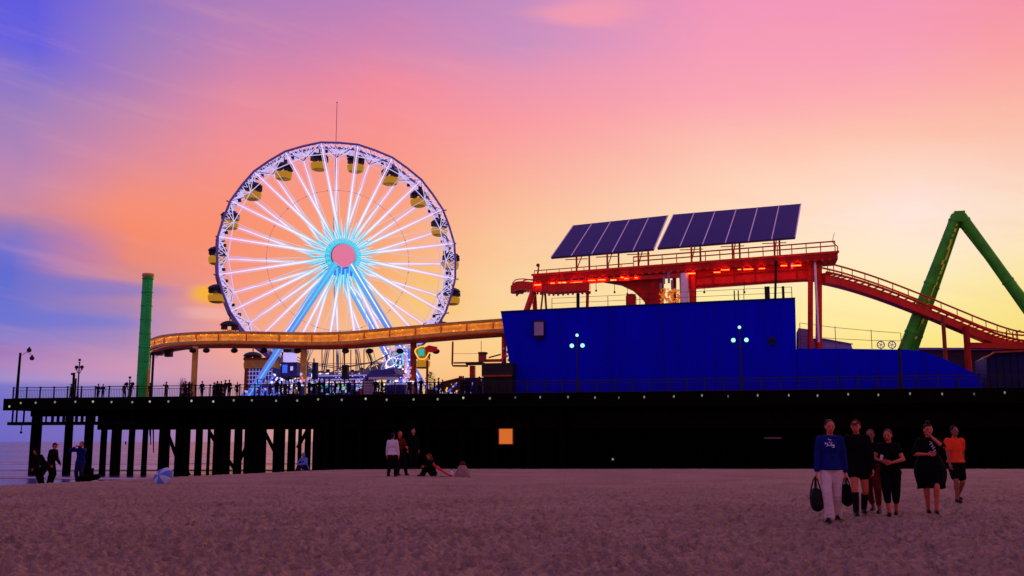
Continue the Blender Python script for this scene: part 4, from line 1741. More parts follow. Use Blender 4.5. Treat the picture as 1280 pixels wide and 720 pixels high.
# ------------------------------------------------------------------ solar arrays
def solar(label, corners, n, group):
    bl, tl, tr_, br = corners
    SB, ST = 8.0, 14.5
    BL, BR = at(bl[0], bl[1], SB), at(br[0], br[1], SB)
    TL, TRr = at(tl[0], tl[1], ST), at(tr_[0], tr_[1], ST)
    mid = (BL + BR) / 2
    root = thing('solar_array', label, 'solar panels', Vector((mid.x, mid.y, mid.z - 1)), group)
    nrm = (BR - BL).cross(TL - BL).normalized()
    for i in range(n):
        f0, f1 = (i + 0.010) / n, (i + 0.990) / n
        a, b_, c_, d_ = BL.lerp(BR, f0), BL.lerp(BR, f1), TL.lerp(TRr, f1), TL.lerp(TRr, f0)
        t = nrm * 0.04
        m_ = MB()
        m_.hexa([a - t, b_ - t, c_ - t, d_ - t, a + t, b_ + t, c_ + t, d_ + t])
        m_.build('panel', M['panel_glass'], root)
    m_ = MB()
    for i in range(n + 1):
        f = i / n
        m_.bar(BL.lerp(BR, f) + nrm * 0.02, TL.lerp(TRr, f) + nrm * 0.02, 0.10, 0.12, nrm)
    m_.build('mullion', M['panel_frame'], root)
    m_ = MB()
    m_.bar(BL - nrm * 0.1, BR - nrm * 0.1, 0.12, 0.14)
    m_.bar(TL - nrm * 0.1, TRr - nrm * 0.1, 0.12, 0.14)
    for f in (0.3, 0.7):
        m_.bar(BL.lerp(TL, f) - nrm * 0.12, BR.lerp(TRr, f) - nrm * 0.12, 0.1, 0.12)
    m_.build('back_rail', M['canopy'], root)
    for f in (0.25, 0.55, 0.85):
        q = BL.lerp(BR, f)
        px = bl[0] + (br[0] - bl[0]) * f
        base = at(px, yd(px), SB)
        m_ = MB()
        m_.tube(Vector((q.x, q.y, q.z - 0.05)), Vector((q.x, q.y, base.z)), 0.10, n=6)
        m_.tube(Vector((q.x, q.y, q.z - 0.4)) - EU * 1.2, Vector((q.x, q.y, q.z - 0.4)) + EU * 1.2, 0.05, n=5)
        q2 = TL.lerp(TRr, f) * 0.6 + q * 0.4
        m_.tube(Vector((q2.x, q2.y, q2.z - 0.1)), Vector((q2.x, q2.y, base.z)), 0.10, n=6)
        m_.tube(Vector((q.x, q.y, base.z + 0.2)), Vector((q2.x, q2.y, q2.z - 0.2)), 0.06, n=6)
        m_.build('support_post', M['red_dark'], root)


solar('tilted bank of five dark solar panels, the one nearer the ferris wheel', [(689, 322), (717, 282), (835, 269.5), (817.5, 311.5)], 5, 'solar panels over the coaster platform')
solar('tilted bank of six dark solar panels, the one nearer the green frame', [(822, 310.5), (842, 268.5), (1001, 255), (994, 297)], 6, 'solar panels over the coaster platform')


# ------------------------------------------------------------------ lamp posts
def lamp(px, ytop, label, lit, s=1.6, spread=9.5, side_y=None, name='globe_lamp', tall=True):
    base = gz(px, DECK, s)
    tpz = at(px, ytop, s).z
    k = mpp(base)
    t = thing(name, label, 'street lamp', base, 'three-globe lamps on the pier')
    b = MB()
    b.lathe(base, [(0.2, 0), (0.2, 0.25), (0.11, 0.4), (0.085, 1.2), (0.065, tpz - DECK - 0.3)], 10)
    b.build('post', M['iron'], t, True)
    sz = at(px, side_y, s).z
    b = MB()
    for e in (-1, 1):
        b.path([base + Z * (sz - DECK - 0.75), base + Z * (sz - DECK - 0.55) + EU * e * spread * k * 0.6, base + Z * (sz - DECK - 0.2) + EU * e * spread * k], 0.04, 6)
    b.build('arm', M['iron'], t, True)
    gm = M['led_globe'] if lit else M['iron']
    for e, z_ in ((0, tpz), (-1, sz), (1, sz)):
        b = MB()
        c = Vector((base.x, base.y, z_)) + EU * e * spread * k
        b.sphere(c, 0.15 if e == 0 else 0.205, 14, 10)
        g = b.build('globe', gm, t, True)
        b = MB()
        b.lathe(c - Z * 0.32, [(0.05, 0), (0.13, 0.05), (0.13, 0.10)], 8)
        b.build('collar', M['iron'], g, True)
    return t


lamp(722, 419, 'lit three-globe lamp on dark post below the pale wall lantern', True, side_y=432, spread=6.8)
lamp(927, 409, 'lit three-globe lamp on dark post in front of the tall blue wall', True, side_y=425, spread=8.0)
lamp(96.5, 450, 'unlit small three-globe lamp on the pier railing, second from the seaward tip', False, side_y=459, spread=3.8)
lamp(161, 472, 'unlit three-globe lamp standing just left of the green column', False, side_y=480, spread=4.2)
pp = thing('dark_post', 'plain dark post in front of the low blue wing under the green frame', 'post', gz(1127, DECK, 1.8))
b = MB()
q = gz(1127, DECK, 1.8)
zt = at(1127, 437, 1.8).z
b.lathe(q, [(0.22, 0), (0.2, 0.3), (0.13, 0.5), (0.12, zt - DECK)], 10)
b.build('shaft', M['black'], pp, True)
b = MB()
b.lathe(Vector((q.x, q.y, zt)), [(0.14, 0), (0.17, 0.05), (0.06, 0.16)], 10)
b.build('cap', M['black'], pp, True)
# seaward lamp with two drooping heads
dl = thing('tip_lamp', 'dark lamp pole at the pier tip with two drooping lamp heads', 'street lamp', gz(20.5, DECK, 1.0))
b = MB()
q0 = gz(20.5, DECK, 1.0)
q1 = at(25.5, 441, 1.0)
b.tube(q0, q1, 0.17, 0.13, 10)
b.build('pole', M['timber'], dl, True)
b = MB()
b.path([q1 - Z * 0.3, at(29, 443, 1), at(33, 440, 1), at(36, 436, 1)], 0.03, 5)
b.path([at(33, 440, 1), at(38, 442, 1), at(40, 446, 1)], 0.03, 5)
b.build('arm', M['grey'], dl, True)
for (x_, y_) in ((36.5, 437.5), (40, 447.5)):
    c = at(x_, y_, 1.0)
    b = MB()
    b.lathe(c - Z * 0.25, [(0.12, 0), (0.24, 0.1), (0.26, 0.3), (0.14, 0.45), (0.05, 0.6)], 10)
    b.build('lamp_head', M['iron'], dl, True)
po = thing('notice_post', 'pair of short dark posts beside the second unlit lamp', 'post', gz(91, DECK, 1.4))
b = MB()
for x_, y_, w in ((90.5, 466, 0.14), (93.3, 473, 0.1)):
    q = gz(x_, DECK, 1.4)
    b.tube(q, Vector((q.x, q.y, at(x_, y_, 1.4).z)), w, n=8)
b.build('post', M['timber'], po, True)
b = MB()
q = at(91, 467.5, 1.4)
b.pbox(q, (0.34, 0.2, 0.24))
b.build('cap_box', M['iron'], po)

# ==SECTION2==
# ------------------------------------------------------------------ fairground on the deck
def pxbox(b, x0, y0, x1, y1, s, depth):
    """upright block filling the picture box x0,y0-x1,y1 with its front s metres behind the pier edge"""
    c0, c1 = at(x0, y0, s), at(x1, y1, s)
    zb, zt = min(c0.z, c1.z), max(c0.z, c1.z)
    pa, pb = gz(x0, (zb + zt) / 2, s), gz(x1, (zb + zt) / 2, s)
    m = (pa + pb) / 2
    return b.pbox(Vector((m.x, m.y, (zb + zt) / 2)) + EN * depth / 2, ((pb - pa).length, depth, zt - zb))


def block(root, name, m, x0, y0, x1, y1, s, depth):
    b = MB()
    pxbox(b, x0, y0, x1, y1, s, depth)
    return b.build(name, m, root)


def pxtube(b, x0, y0, x1, y1, s, r, n=6):
    return b.tube(at(x0, y0, s), at(x1, y1, s), r, n=n)


def yb(px):
    return 499.5 - (px - 8) * 13.5 / 1272      # deck edge in the photo


# ticket booth with orange roof sign
t = thing('ticket_booth', 'ticket booth with orange roof sign and blue lattice front left of the wheel', 'booth', gz(322, DECK, 10.6))
block(t, 'wall', M['booth_blue'], 309, 460, 340, 498, 10.9, 2.5)
block(t, 'roof_sign', M['orange_steel'], 305, 449, 338, 460, 10.6, 3.0)
b = MB()
qx = [305, 338]
pxbox(b, 304, 447.4, 339, 449, 10.5, 3.2)
pxbox(b, 305, 459.8, 309, 498, 10.65, 0.3)
b.build('roof_edge', M['rust_steel'], t)
b = MB()
for x_ in range(311, 340, 4):
    pxbox(b, x_, 461, x_ + 0.7, 494, 10.8, 0.05)
for y_ in range(464, 494, 5):
    pxbox(b, 309, y_, 340, y_ + 0.6, 10.76, 0.04)
b.build('lattice', M['led_lilac_dim'], t)
block(t, 'counter', M['iron'], 307, 482, 341, 484, 10.2, 0.5)

t = thing('wheel_control_cabin', 'blue lit control cabin on stilts between booth and orange support', 'booth', gz(361, DECK, 9))
block(t, 'cabin', M['booth_blue'], 351, 453, 371, 470, 9, 3)
block(t, 'roof', M['canopy'], 354, 436, 364, 440, 9, 2)
block(t, 'lit_window', M['led_blue'], 353, 456, 359, 466, 8.95, 0.04)
block(t, 'lit_window', M['led_lilac'], 363, 458, 366, 463, 8.95, 0.04)
block(t, 'lit_upper_panel', M['led_lilac'], 354, 441, 364, 452, 9.2, 1.5)
b = MB()
for x_ in (352, 361, 370):
    pxtube(b, x_, 470, x_, 497, 9.5, 0.1)
b.build('stilts', M['iron'], t)

t = thing('stroller_stand', 'row of small blue kiddie cars behind the railing right of the booth', 'ride cars', gz(340, DECK, 3))
for i, x_ in enumerate((326, 334, 342)):
    b = MB()
    q = gz(x_ + 2, DECK, 3)
    b.lathe(q, [(0.4, 0.1), (0.55, 0.3), (0.5, 0.9), (0.35, 1.35), (0.1, 1.5)], 10)
    b.build('car_body', M['booth_blue'], t, True)
    b = MB()
    pxbox(b, x_ - 0.4, 484, x_ + 0.5, 495, 2.4, 0.05)
    b.build('light_strip', M['led_lilac_dim'], t)

# speaker towers on poles
for (x_, y0, y1, w, yt, lab) in ((392.5, 453, 474, 5, 448, 'slim blue-black loudspeaker tower just right of the orange support'),
                                 (430.5, 456, 474, 6.5, 437, 'squat black loudspeaker box on a pole under the middle of the orange track')):
    t = thing('speaker_tower', lab, 'loudspeaker', gz(x_, DECK, 5))
    block(t, 'cabinet', M['blue_dark'] if x_ < 400 else M['black'], x_ - w / 2, y0, x_ + w / 2, y1, 5, 0.6)
    b = MB()
    pxtube(b, x_, yt, x_, 497, 5.3, 0.08)
    b.build('pole', M['iron'], t)
    b = MB()
    b.sphere(at(x_, (y0 * 2 + y1) / 3, 4.97), (0.16, 0.05, 0.16), 10, 6)
    b.build('cone', M['iron'], t)

t = thing('cable_rig', 'thin vertical poles and wires hanging light cables under the orange track', 'cable rig', gz(412, DECK, 7.5))
for x_ in (402.5, 417, 438.5, 445, 455):
    b = MB()
    pxtube(b, x_, 437, x_, 470, 7.3, 0.055)
    b.build('pole', M['rust_steel'], t)
b = MB()
pxtube(b, 394, 455, 460, 454, 7.3, 0.03)
pxtube(b, 394, 468.5, 450, 468, 7.3, 0.05)
b.build('wire', M['rust_steel'], t)
b = MB()
b.path([at(x_, y_, 7.2) for x_, y_ in ((459, 440.5), (462, 444), (464, 450), (464.5, 457))], 0.09, 6)
b.build('bent_arm', M['iron'], t)

t = thing('lit_barrier', 'low barrier outlined in blue and white light beneath the wheel', 'barrier', gz(425, DECK, 6))
block(t, 'panel', M['booth_blue'], 394, 468, 458, 476, 6, 0.3)
b = MB()
rr = random.Random(5)
for i in range(70):
    x_ = rr.uniform(394, 458)
    y_ = rr.uniform(466, 490)
    b.sphere(at(x_, y_, 5.8), rr.uniform(0.04, 0.09), 6, 4)
b.build('light_bulbs', M['led_lilac'], t)
b = MB()
pxbox(b, 394, 474, 460, 475, 5.9, 0.06)
pxbox(b, 394, 469, 458, 469.7, 5.9, 0.06)
b.build('light_strip', M['led_lilac_dim'], t)

t = thing('red_booth', 'open red booth frame behind the railing below the wheel', 'booth', gz(446, DECK, 4))
block(t, 'header', M['red_booth'], 439, 475, 453, 479, 4, 1.6)
block(t, 'post', M['red_booth'], 449.5, 479, 453, 496, 4, 0.4)
block(t, 'post', M['red_dark'], 438, 479, 440, 496, 4, 0.4)
block(t, 'counter', M['brown'], 440, 486, 449.5, 496, 4.4, 1.0)

t = thing('curtained_booth', 'narrow booth hung with pale lilac curtain beside the red booth', 'booth', gz(460, DECK, 3.4))
block(t, 'curtain', M['curtain'], 454, 475, 465.5, 498, 3.4, 1.6)
b = MB()
pxbox(b, 453, 474, 466.5, 475.4, 3.3, 1.8)
b.build('rail', M['iron'], t)

t = thing('game_booth', 'game booth with sloping blue awning and yellow lit inside', 'booth', gz(478, DECK, 3.6))
b = MB()
b.prism([at(455, 473.5, 3.4), at(464, 463, 3.4), at(492, 461, 3.4), at(496, 467.5, 3.4)], EN * 3.5)
b.build('awning', M['booth_blue'], t)
block(t, 'fascia', M['white_paint'], 461, 471.5, 497, 474.5, 3.3, 0.12)
block(t, 'glowing_back_wall', M['led_yellow'], 466, 474.5, 481, 490, 6.6, 0.1)  # the wall itself glows in place of yellow lighting inside the booth
b = MB()
for (x_, y_, w, h) in ((467, 476, 2, 9), (471, 480, 3, 8), (476, 477, 2, 10), (479, 482, 2, 7), (469, 487, 3, 5)):
    pxbox(b, x_, y_, x_ + w, y_ + h, 5.6, 0.2)
b.build('prizes', M['green_dark'], t)
block(t, 'prize', M['led_green'], 472, 481, 474, 485, 5.4, 0.1)
block(t, 'prize', M['red_booth'], 467, 488, 470, 496, 5.0, 0.2)
block(t, 'counter', M['iron'], 466, 490, 482, 498, 3.6, 0.6)

t = thing('blue_tarp_stall', 'stall covered with pleated blue tarpaulin right of the game booth', 'stall', gz(494, DECK, 3))
b = MB()
n_ = 22
V0 = []
for i in range(n_ + 1):
    x_ = 481.5 + 26 * i / n_
    off = 0.12 * math.sin(i * 2.1)
    V0.append((at(x_, 480.5 + 1.5 * math.sin(i * 0.7), 3 + off), gz(x_ + (i - 11) * 0.1, DECK, 3 + 1.4 * off)))
for i in range(n_):
    (a, b0), (c, d) = V0[i], V0[i + 1]
    b.hexa([b0, d, d + EN * 2, b0 + EN * 2, a, c, c + EN * 2, a + EN * 2])
b.build('tarpaulin', M['booth_blue'], t)
block(t, 'lower_cover', M['blue_dark'], 486, 488.5, 505, 498, 2.5, 0.2)
block(t, 'top_edge', M['led_lilac_dim'], 482, 479.3, 507, 480.3, 2.9, 0.1)

# spinning ride: tilted rings of blue-white light
t = thing('spinning_ride', 'small spinning ride of looping blue and white light rings', 'ride', gz(496, DECK, 9))
for (x_, y_, rp, tilt, m_) in ((495, 440, 8.5, 15, 'led_lilac'), (489, 453, 7.5, 30, 'led_white'), (500, 449, 10, -20, 'led_cyan'), (483, 458, 8, 40, 'led_lilac_dim'), (507, 446, 8, -35, 'led_blue')):
    c = at(x_, y_, 9)
    k = mpp(c)
    b = MB()
    tl = R(tilt)
    ex = EU * math.cos(tl) + Z * math.sin(tl)
    ez = (Z * math.cos(tl) - EU * math.sin(tl)) * 0.75 + EN * 0.4
    b.path([c + (ex * math.cos(a) + ez * math.sin(a)) * rp * k for a in [2 * math.pi * i / 24 for i in range(24)]], 0.07, 6, True)
    b.build('light_ring', M[m_], t, True)
    b = MB()
    for i in range(8):
        a = 2 * math.pi * i / 8 + tilt
        b.tube(c, c + (ex * math.cos(a) + ez * math.sin(a)) * rp * k, 0.04, n=5)
    b.build('spoke', M['led_lilac_dim'], t)
b = MB()
pxtube(b, 496, 445, 497, 497, 9.3, 0.3, 10)
pxtube(b, 502, 450, 509, 480, 9.0, 0.12)
pxtube(b, 490, 455, 484, 478, 9.0, 0.12)
b.build('mast', M['booth_blue'], t)
b = MB()
for i in range(60):
    b.sphere(at(rr.uniform(478, 514), rr.uniform(434, 476), rr.uniform(8.2, 9.5)), rr.uniform(0.05, 0.12), 6, 4)
b.build('light_bulbs', M['led_white'], t)
for x_, m_, y0, y1 in ((505, 'led_pink', 444, 474), (508, 'led_lilac', 440, 478), (511, 'led_blue', 436, 470), (502, 'led_cyan', 436, 456), (513.5, 'led_lilac_dim', 438, 482)):
    b = MB()
    pxtube(b, x_, y0, x_ + 2, y1, 8.4, 0.09)
    b.build('light_strip', M[m_], t)
c = at(492, 464, 8.6)
b = MB()
b.lathe(c, [(1.1, 0), (1.0, 0.2), (0.5, 0.35), (0.1, 0.4)], 14)
b.build('car_canopy', M['booth_blue'], t, True)

# coloured signboard with a red pennant
t = thing('fish_shaped_sign', 'colourful yellow and teal signboard with a red pennant on a post', 'sign', gz(534, DECK, 3.5))
c = at(528, 441, 3.5)
k = mpp(c)
b = MB()
pts = [c + EU * k * 9 * math.cos(a) * (1 + 0.15 * math.sin(3 * a)) + Z * k * 8.2 * math.sin(a) for a in [2 * math.pi * i / 20 for i in range(20)]]
b.prism(pts, EN * 0.2)
b.build('board', M['yellow'], t)
b = MB()
b.path([p - EN * 0.05 for p in pts], 0.07, 6, True)
b.build('neon_edge', M['led_yellow'], t)
block(t, 'lit_picture', M['led_teal'], 523, 436.5, 530, 444.5, 3.42, 0.05)
b = MB()
b.prism([at(530.5, 434.5, 3.3), at(536, 431.5, 3.3), at(546, 433.5, 3.3), at(547, 438, 3.3), at(541, 440.5, 3.3), at(534, 440, 3.3)], EN * 0.12)
b.build('pennant', M['red_booth'], t)
b = MB()
pxtube(b, 534, 436, 534, 497, 3.6, 0.13, 8)
b.build('post', M['rust_steel'], t)
block(t, 'lower_board', M['led_orange'], 522, 447.5, 536, 450.5, 3.45, 0.06)

t = thing('potted_shrub', 'dark bushy potted shrub at the foot of the colourful signboard', 'plant', gz(538, DECK, 2.5))
b = MB()
q = gz(538, DECK, 2.5)
b.lathe(q, [(0.32, 0), (0.45, 0.6), (0.5, 0.7), (0.3, 0.7)], 12)
b.build('pot', M['brown'], t, True)
b = MB()
for i in range(500):
    a = rr.uniform(0, 6.28)
    h = rr.uniform(0, 1)
    r = rr.uniform(0, 0.62) * math.sin(math.pi * min(max(h, 0.08), 0.95)) ** 0.6
    p = q + Vector((r * math.cos(a), r * math.sin(a), 0.7 + 1.75 * h))
    d1 = Vector((rr.uniform(-1, 1), rr.uniform(-1, 1), rr.uniform(-0.3, 1))).normalized() * 0.16
    d2 = d1.cross(Vector((rr.uniform(-1, 1), rr.uniform(-1, 1), rr.uniform(-1, 1)))).normalized() * 0.05
    b.add([p - d2, p + d1 * 0.5 - d2 * 0.6, p + d1, p + d1 * 0.5 + d2 * 0.6], [(0, 1, 2, 3)])
leafm = mat('dark_leaf', (0.03, 0.06, 0.02), 0.6, var=0.5, scale=6)
b.build('foliage', leafm, t)

t = thing('maroon_tent', 'low maroon canvas tent roof right of the signboard', 'tent', gz(560, DECK, 3.8))
b = MB()
b.prism([gz(537, DECK, 3.8), at(539, 486, 3.8), at(556, 476.5, 3.8), at(576, 471.5, 3.8), gz(577, DECK, 3.8)], EN * 4)
b.build('canvas', M['brown'], t)
b = MB()
b.bar(at(538, 486.5, 3.7), at(556, 476.8, 3.7), 0.12, 0.1)
b.bar(at(556, 476.8, 3.7), at(577, 471.8, 3.7), 0.12, 0.1)
b.build('ridge_pole', M['rust_steel'], t)

t = thing('pipe_gantry', 'thin brown pipe gantry hanging below the track left of the blue building', 'gantry', gz(567, DECK, 5.6))
b = MB()
b.path([at(566, 427, 5.6), at(565.3, 455, 5.6), at(566.2, 457.2, 5.6), at(585, 457.5, 5.6)], 0.10, 8)
b.build('pipe', M['rust_steel'], t)
b = MB()
pxtube(b, 567, 453.6, 600, 453.2, 5.6, 0.09)
pxtube(b, 566, 442, 600, 442, 5.6, 0.02)
b.build('cross_pipe', M['rust_steel'], t)

t = thing('ride_machine', 'dark ride machine on a red post with small lamps beside the black hut', 'machine', gz(592, DECK, 4.6))
block(t, 'body', M['blue_dark'], 581, 472, 603, 498, 4.6, 2.5)
block(t, 'column', M['red_dark'], 587, 457, 592.5, 473, 5.0, 0.6)
block(t, 'beam', M['iron'], 582, 453, 603, 455.5, 4.9, 1)
block(t, 'control_box', M['rust_steel'], 598, 441, 606, 452, 4.9, 0.7)
block(t, 'control_roof', M['iron'], 597.5, 440, 607, 442, 4.8, 0.9)
b = MB()
for (x_, y_) in ((580, 489), (584, 480), (590, 478), (597, 484), (601, 474), (593, 494), (588, 490), (604, 491)):
    pxbox(b, x_, y_, x_ + 0.8, y_ + 3.5, 4.4, 0.1)
b.build('light_strips', M['led_lilac_dim'], t)
b = MB()
for x_ in (574.5, 576.5, 579):
    pxtube(b, x_, 470, x_ + 1, 497, 3.6, 0.09)
b.build('fence_bar', M['brown'], t)
block(t, 'red_arm', M['red'], 605, 449, 629, 452, 5.2, 0.4)
b = MB()
pxtube(b, 601.5, 426, 601.5, 440, 5.2, 0.03)
pxtube(b, 611, 447, 626, 443, 5.4, 0.08)
b.build('aerial', M['iron'], t)

t = thing('black_hut', 'flat roofed black hut against the slanting end of the blue building', 'hut', gz(622, DECK, 2.4))
block(t, 'wall', M['black'], 604, 470, 640, 499, 2.4, 2.5)
block(t, 'roof', M['iron'], 602, 454, 640.5, 470, 2.2, 3.0)
block(t, 'sill', M['rust_steel'], 602, 469, 640, 470.4, 2.12, 0.1)
b = MB()
for (x_, y_) in ((630, 436), (633, 445), (634, 440), (628, 449), (636, 450)):
    b.sphere(at(x_, y_, 6.5), 0.16, 8, 6)
b.build('lamp_cluster', M['white_paint'], t)

# arcade kiosks and light garlands that fill the gaps between the booths
rk = random.Random(31)
for i, (x0, x1, yt, s_, m_, lm, lab) in enumerate((
        (374.5, 378, 474, 6.5, 'booth_blue', 'led_pink', 'thin pink topped kiosk just left of the second orange support'),
        (386, 394, 479, 3.2, 'booth_blue', 'led_yellow', 'low blue kiosk with yellow lit top right of the second orange support'),
        (399, 407, 481, 3.0, 'blue_dark', 'led_teal', 'low dark kiosk with teal lit top under the wheel'),
        (409, 417, 479, 4.2, 'booth_blue', 'led_lilac', 'blue kiosk with lilac lit top under the middle of the wheel'),
        (419, 427, 482, 3.0, 'canopy', 'led_green', 'dark kiosk with green lit top left of the squat loudspeaker'),
        (432, 438, 478, 3.4, 'booth_blue', 'led_blue', 'blue kiosk with blue lit top left of the red booth'),
        (509, 514, 476, 6.0, 'lilac_wall', 'led_white', 'tall lilac kiosk behind the dark red track support'),
        (521, 530, 478, 4.5, 'curtain', 'led_lilac', 'lilac striped kiosk below the colourful signboard'))):
    t = thing('arcade_kiosk', lab, 'kiosk', gz((x0 + x1) / 2, DECK, s_), 'arcade kiosks under the wheel')
    block(t, 'cabinet', M[m_], x0, yt + 3, x1, 498, s_, 0.9)
    block(t, 'lit_top', M[lm], x0 - 0.5, yt, x1 + 0.5, yt + 2.6, s_ - 0.1, 1.0)
    block(t, 'lit_screen', M['led_lilac_dim'], x0 + 1, yt + 5, x1 - 1, yt + 9, s_ - 0.05, 0.04)
for lab, pts, s_, cols_ in (
        ('light garland sagging from the ticket booth to the second orange support', ((338, 462), (350, 472), (364, 474), (378, 466)), 3.6, ('led_lilac', 'led_white', 'led_blue')),
        ('light garland along the low barrier under the wheel', ((384, 472), (405, 481), (430, 480), (452, 470)), 3.0, ('led_lilac', 'led_blue', 'led_cyan')),
        ('light garland rising from the game booth to the spinning ride', ((462, 470), (478, 478), (496, 474), (512, 458)), 4.2, ('led_white', 'led_lilac', 'led_pink')),
        ('light garland hanging between the colourful sign and the maroon tent', ((522, 470), (536, 482), (552, 485), (572, 474)), 3.2, ('led_lilac', 'led_blue', 'led_yellow')),
        ('light garland draped over the blue kiddie cars', ((306, 488), (322, 481), (336, 486), (350, 480)), 2.2, ('led_blue', 'led_lilac', 'led_blue'))):
    P = catmull([at(x_, y_, s_) for x_, y_ in pts], 8)
    t = thing('light_garland', lab, 'string lights', P[0], 'light garlands on the deck')
    b = MB()
    b.path(P, 0.02, 5)
    b.build('cable', M['iron'], t)
    for k_, c_ in enumerate(cols_):
        b = MB()
        for n_ in range(26):
            f_ = rk.random() * (len(P) - 1.01)
            q = P[int(f_)].lerp(P[int(f_) + 1], f_ % 1) - Z * rk.uniform(0.02, 1.3) + EN * rk.uniform(-0.3, 0.5)
            b.sphere(q, rk.choice((0.05, 0.07, 0.10, 0.15)), 6, 4)
        b.build('bulbs', M[c_], t)

def glitter(root, x0, x1, y0, y1, s0, s1, n, cols_, seed):
    r = random.Random(seed)
    for c_ in cols_:
        b = MB()
        for _ in range(n):
            x, y, s_ = r.uniform(x0, x1), r.uniform(y0, y1), r.uniform(s0, s1)
            w, h = r.choice((0.6, 1.0, 1.6, 2.6, 4.0)), r.choice((0.6, 1.0, 1.6, 3.0, 4.5))
            pxbox(b, x, y, x + w, y + h, s_, 0.06)
        b.build('lit_panels', M[c_], root)


t = thing('light_wall', 'wall of small blue and lilac light panels around the spinning ride', 'light wall', gz(496, DECK, 11.5))
b = MB()
for x_ in (474, 483, 492, 501, 510, 516):
    pxtube(b, x_, 444 if x_ > 480 else 458, x_, 497, 11.6, 0.08)
for y_ in (450, 462, 474):
    pxtube(b, 474 if y_ > 455 else 483, y_, 516, y_ - 1, 11.6, 0.06)
b.build('frame', M['booth_blue'], t)
glitter(t, 476, 514, 446, 478, 11.2, 11.55, 26, ('led_lilac', 'led_lilac_dim', 'led_blue', 'led_white', 'led_cyan'), 3)
t = thing('lattice_tower', 'short lattice tower of lilac and white lights between booth and control cabin', 'light tower', gz(344, DECK, 13.5))
b = MB()
for x_ in (338, 346, 353):
    pxtube(b, x_, 440, x_, 497, 13.6, 0.10)
for i in range(5):
    pxtube(b, 338, 442 + i * 10, 353, 450 + i * 10, 13.6, 0.06)
b.build('frame', M['booth_blue'], t)
glitter(t, 337, 376, 442, 480, 13.1, 13.5, 20, ('led_lilac', 'led_lilac_dim', 'led_white', 'led_blue'), 8)
t = thing('light_fence', 'long low fence of blue and violet light panels behind the deck crowd', 'light fence', gz(400, DECK, 7.8))
b = MB()
for x_ in range(322, 516, 12):
    pxtube(b, x_, 474, x_, 497, 8.0, 0.07)
pxtube(b, 322, 474, 514, 473, 8.0, 0.05)
pxtube(b, 322, 485, 514, 484, 8.0, 0.05)
b.build('frame', M['blue_dark'], t)
glitter(t, 322, 512, 473, 492, 7.6, 7.9, 46, ('led_lilac_dim', 'led_blue', 'led_lilac'), 12)
glitter(t, 460, 512, 476, 492, 7.5, 7.7, 12, ('led_yellow',), 14)
glitter(t, 388, 440, 476, 492, 7.5, 7.7, 8, ('led_green', 'led_teal'), 15)
glitter(t, 384, 476, 466, 480, 7.4, 7.8, 30, ('led_lilac', 'led_blue', 'led_lilac_dim', 'led_white'), 18)
glitter(t, 518, 534, 470, 492, 7.4, 7.8, 10, ('led_lilac', 'led_lilac_dim'), 19)

# signs and small fixtures behind the low wing
t = thing('roof_fan_pair', 'pair of small round fans standing on the low blue wing roof', 'fan', at(1108, 436, 7))
for x_ in (1101, 1115):
    c = at(x_, 431, 7)
    b = MB()
    b.path([c + (EU * math.cos(a) + Z * math.sin(a)) * 0.34 for a in [2 * math.pi * i / 16 for i in range(16)]], 0.05, 5, True)
    for a in (0.3, 1.35, 2.4):
        b.tube(c - (EU * math.cos(a) + Z * math.sin(a)) * 0.33, c + (EU * math.cos(a) + Z * math.sin(a)) * 0.33, 0.025, n=4)
    b.tube(c - Z * 0.34, c - Z * 0.55, 0.05, n=5)
    b.build('fan_ring', M['purple_rim'], t)

# ------------------------------------------------------------------ people
DG = None


def vox(mb, voxel, smooth=4):
    """fuse overlapping volumes into one continuous skin"""
    me = mb.mesh('tmp')
    o = bpy.data.objects.new('tmp', me)
    COL.objects.link(o)
    m1 = o.modifiers.new('r', 'REMESH')
    m1.mode = 'VOXEL'
    m1.voxel_size = voxel
    m2 = o.modifiers.new('s', 'SMOOTH')
    m2.factor = 0.5
    m2.iterations = smooth
    dg = bpy.context.evaluated_depsgraph_get()
    dg.update()
    out = bpy.data.meshes.new_from_object(o.evaluated_get(dg))
    bpy.data.objects.remove(o)
    bpy.data.meshes.remove(me)
    out.polygons.foreach_set('use_smooth', [True] * len(out.polygons))
    return out


def two_bone(A, T, l1, l2, pole):
    d = T - A
    L = min(d.length, l1 + l2 - 1e-3)
    d.normalize()
    a = (l1 * l1 - l2 * l2 + L * L) / (2 * L)
    h = math.sqrt(max(l1 * l1 - a * a, 0))
    p = Vector(pole)
    p = p - d * p.dot(d)
    p.normalize()
    return A + d * a + p * h, A + d * L


M['skin'] = mat('red_lit_skin', (0.56, 0.115, 0.06), 0.55, var=0.2, scale=8, spec=0.3)  # red light on the faces is put into the skin colour
M['skin_dark'] = mat('tanned_skin', (0.28, 0.07, 0.045), 0.55, var=0.2, scale=8, spec=0.3)
M['eye'] = mat('dark_eye', (0.01, 0.008, 0.008), 0.3, var=0.0)
M['lip'] = mat('lips', (0.30, 0.05, 0.04), 0.5, var=0.0)


def cloth(name, c, var=0.3):
    return mat(name, c, 0.85, var=var, scale=9, bump=0.5, bscale=22, spec=0.04)


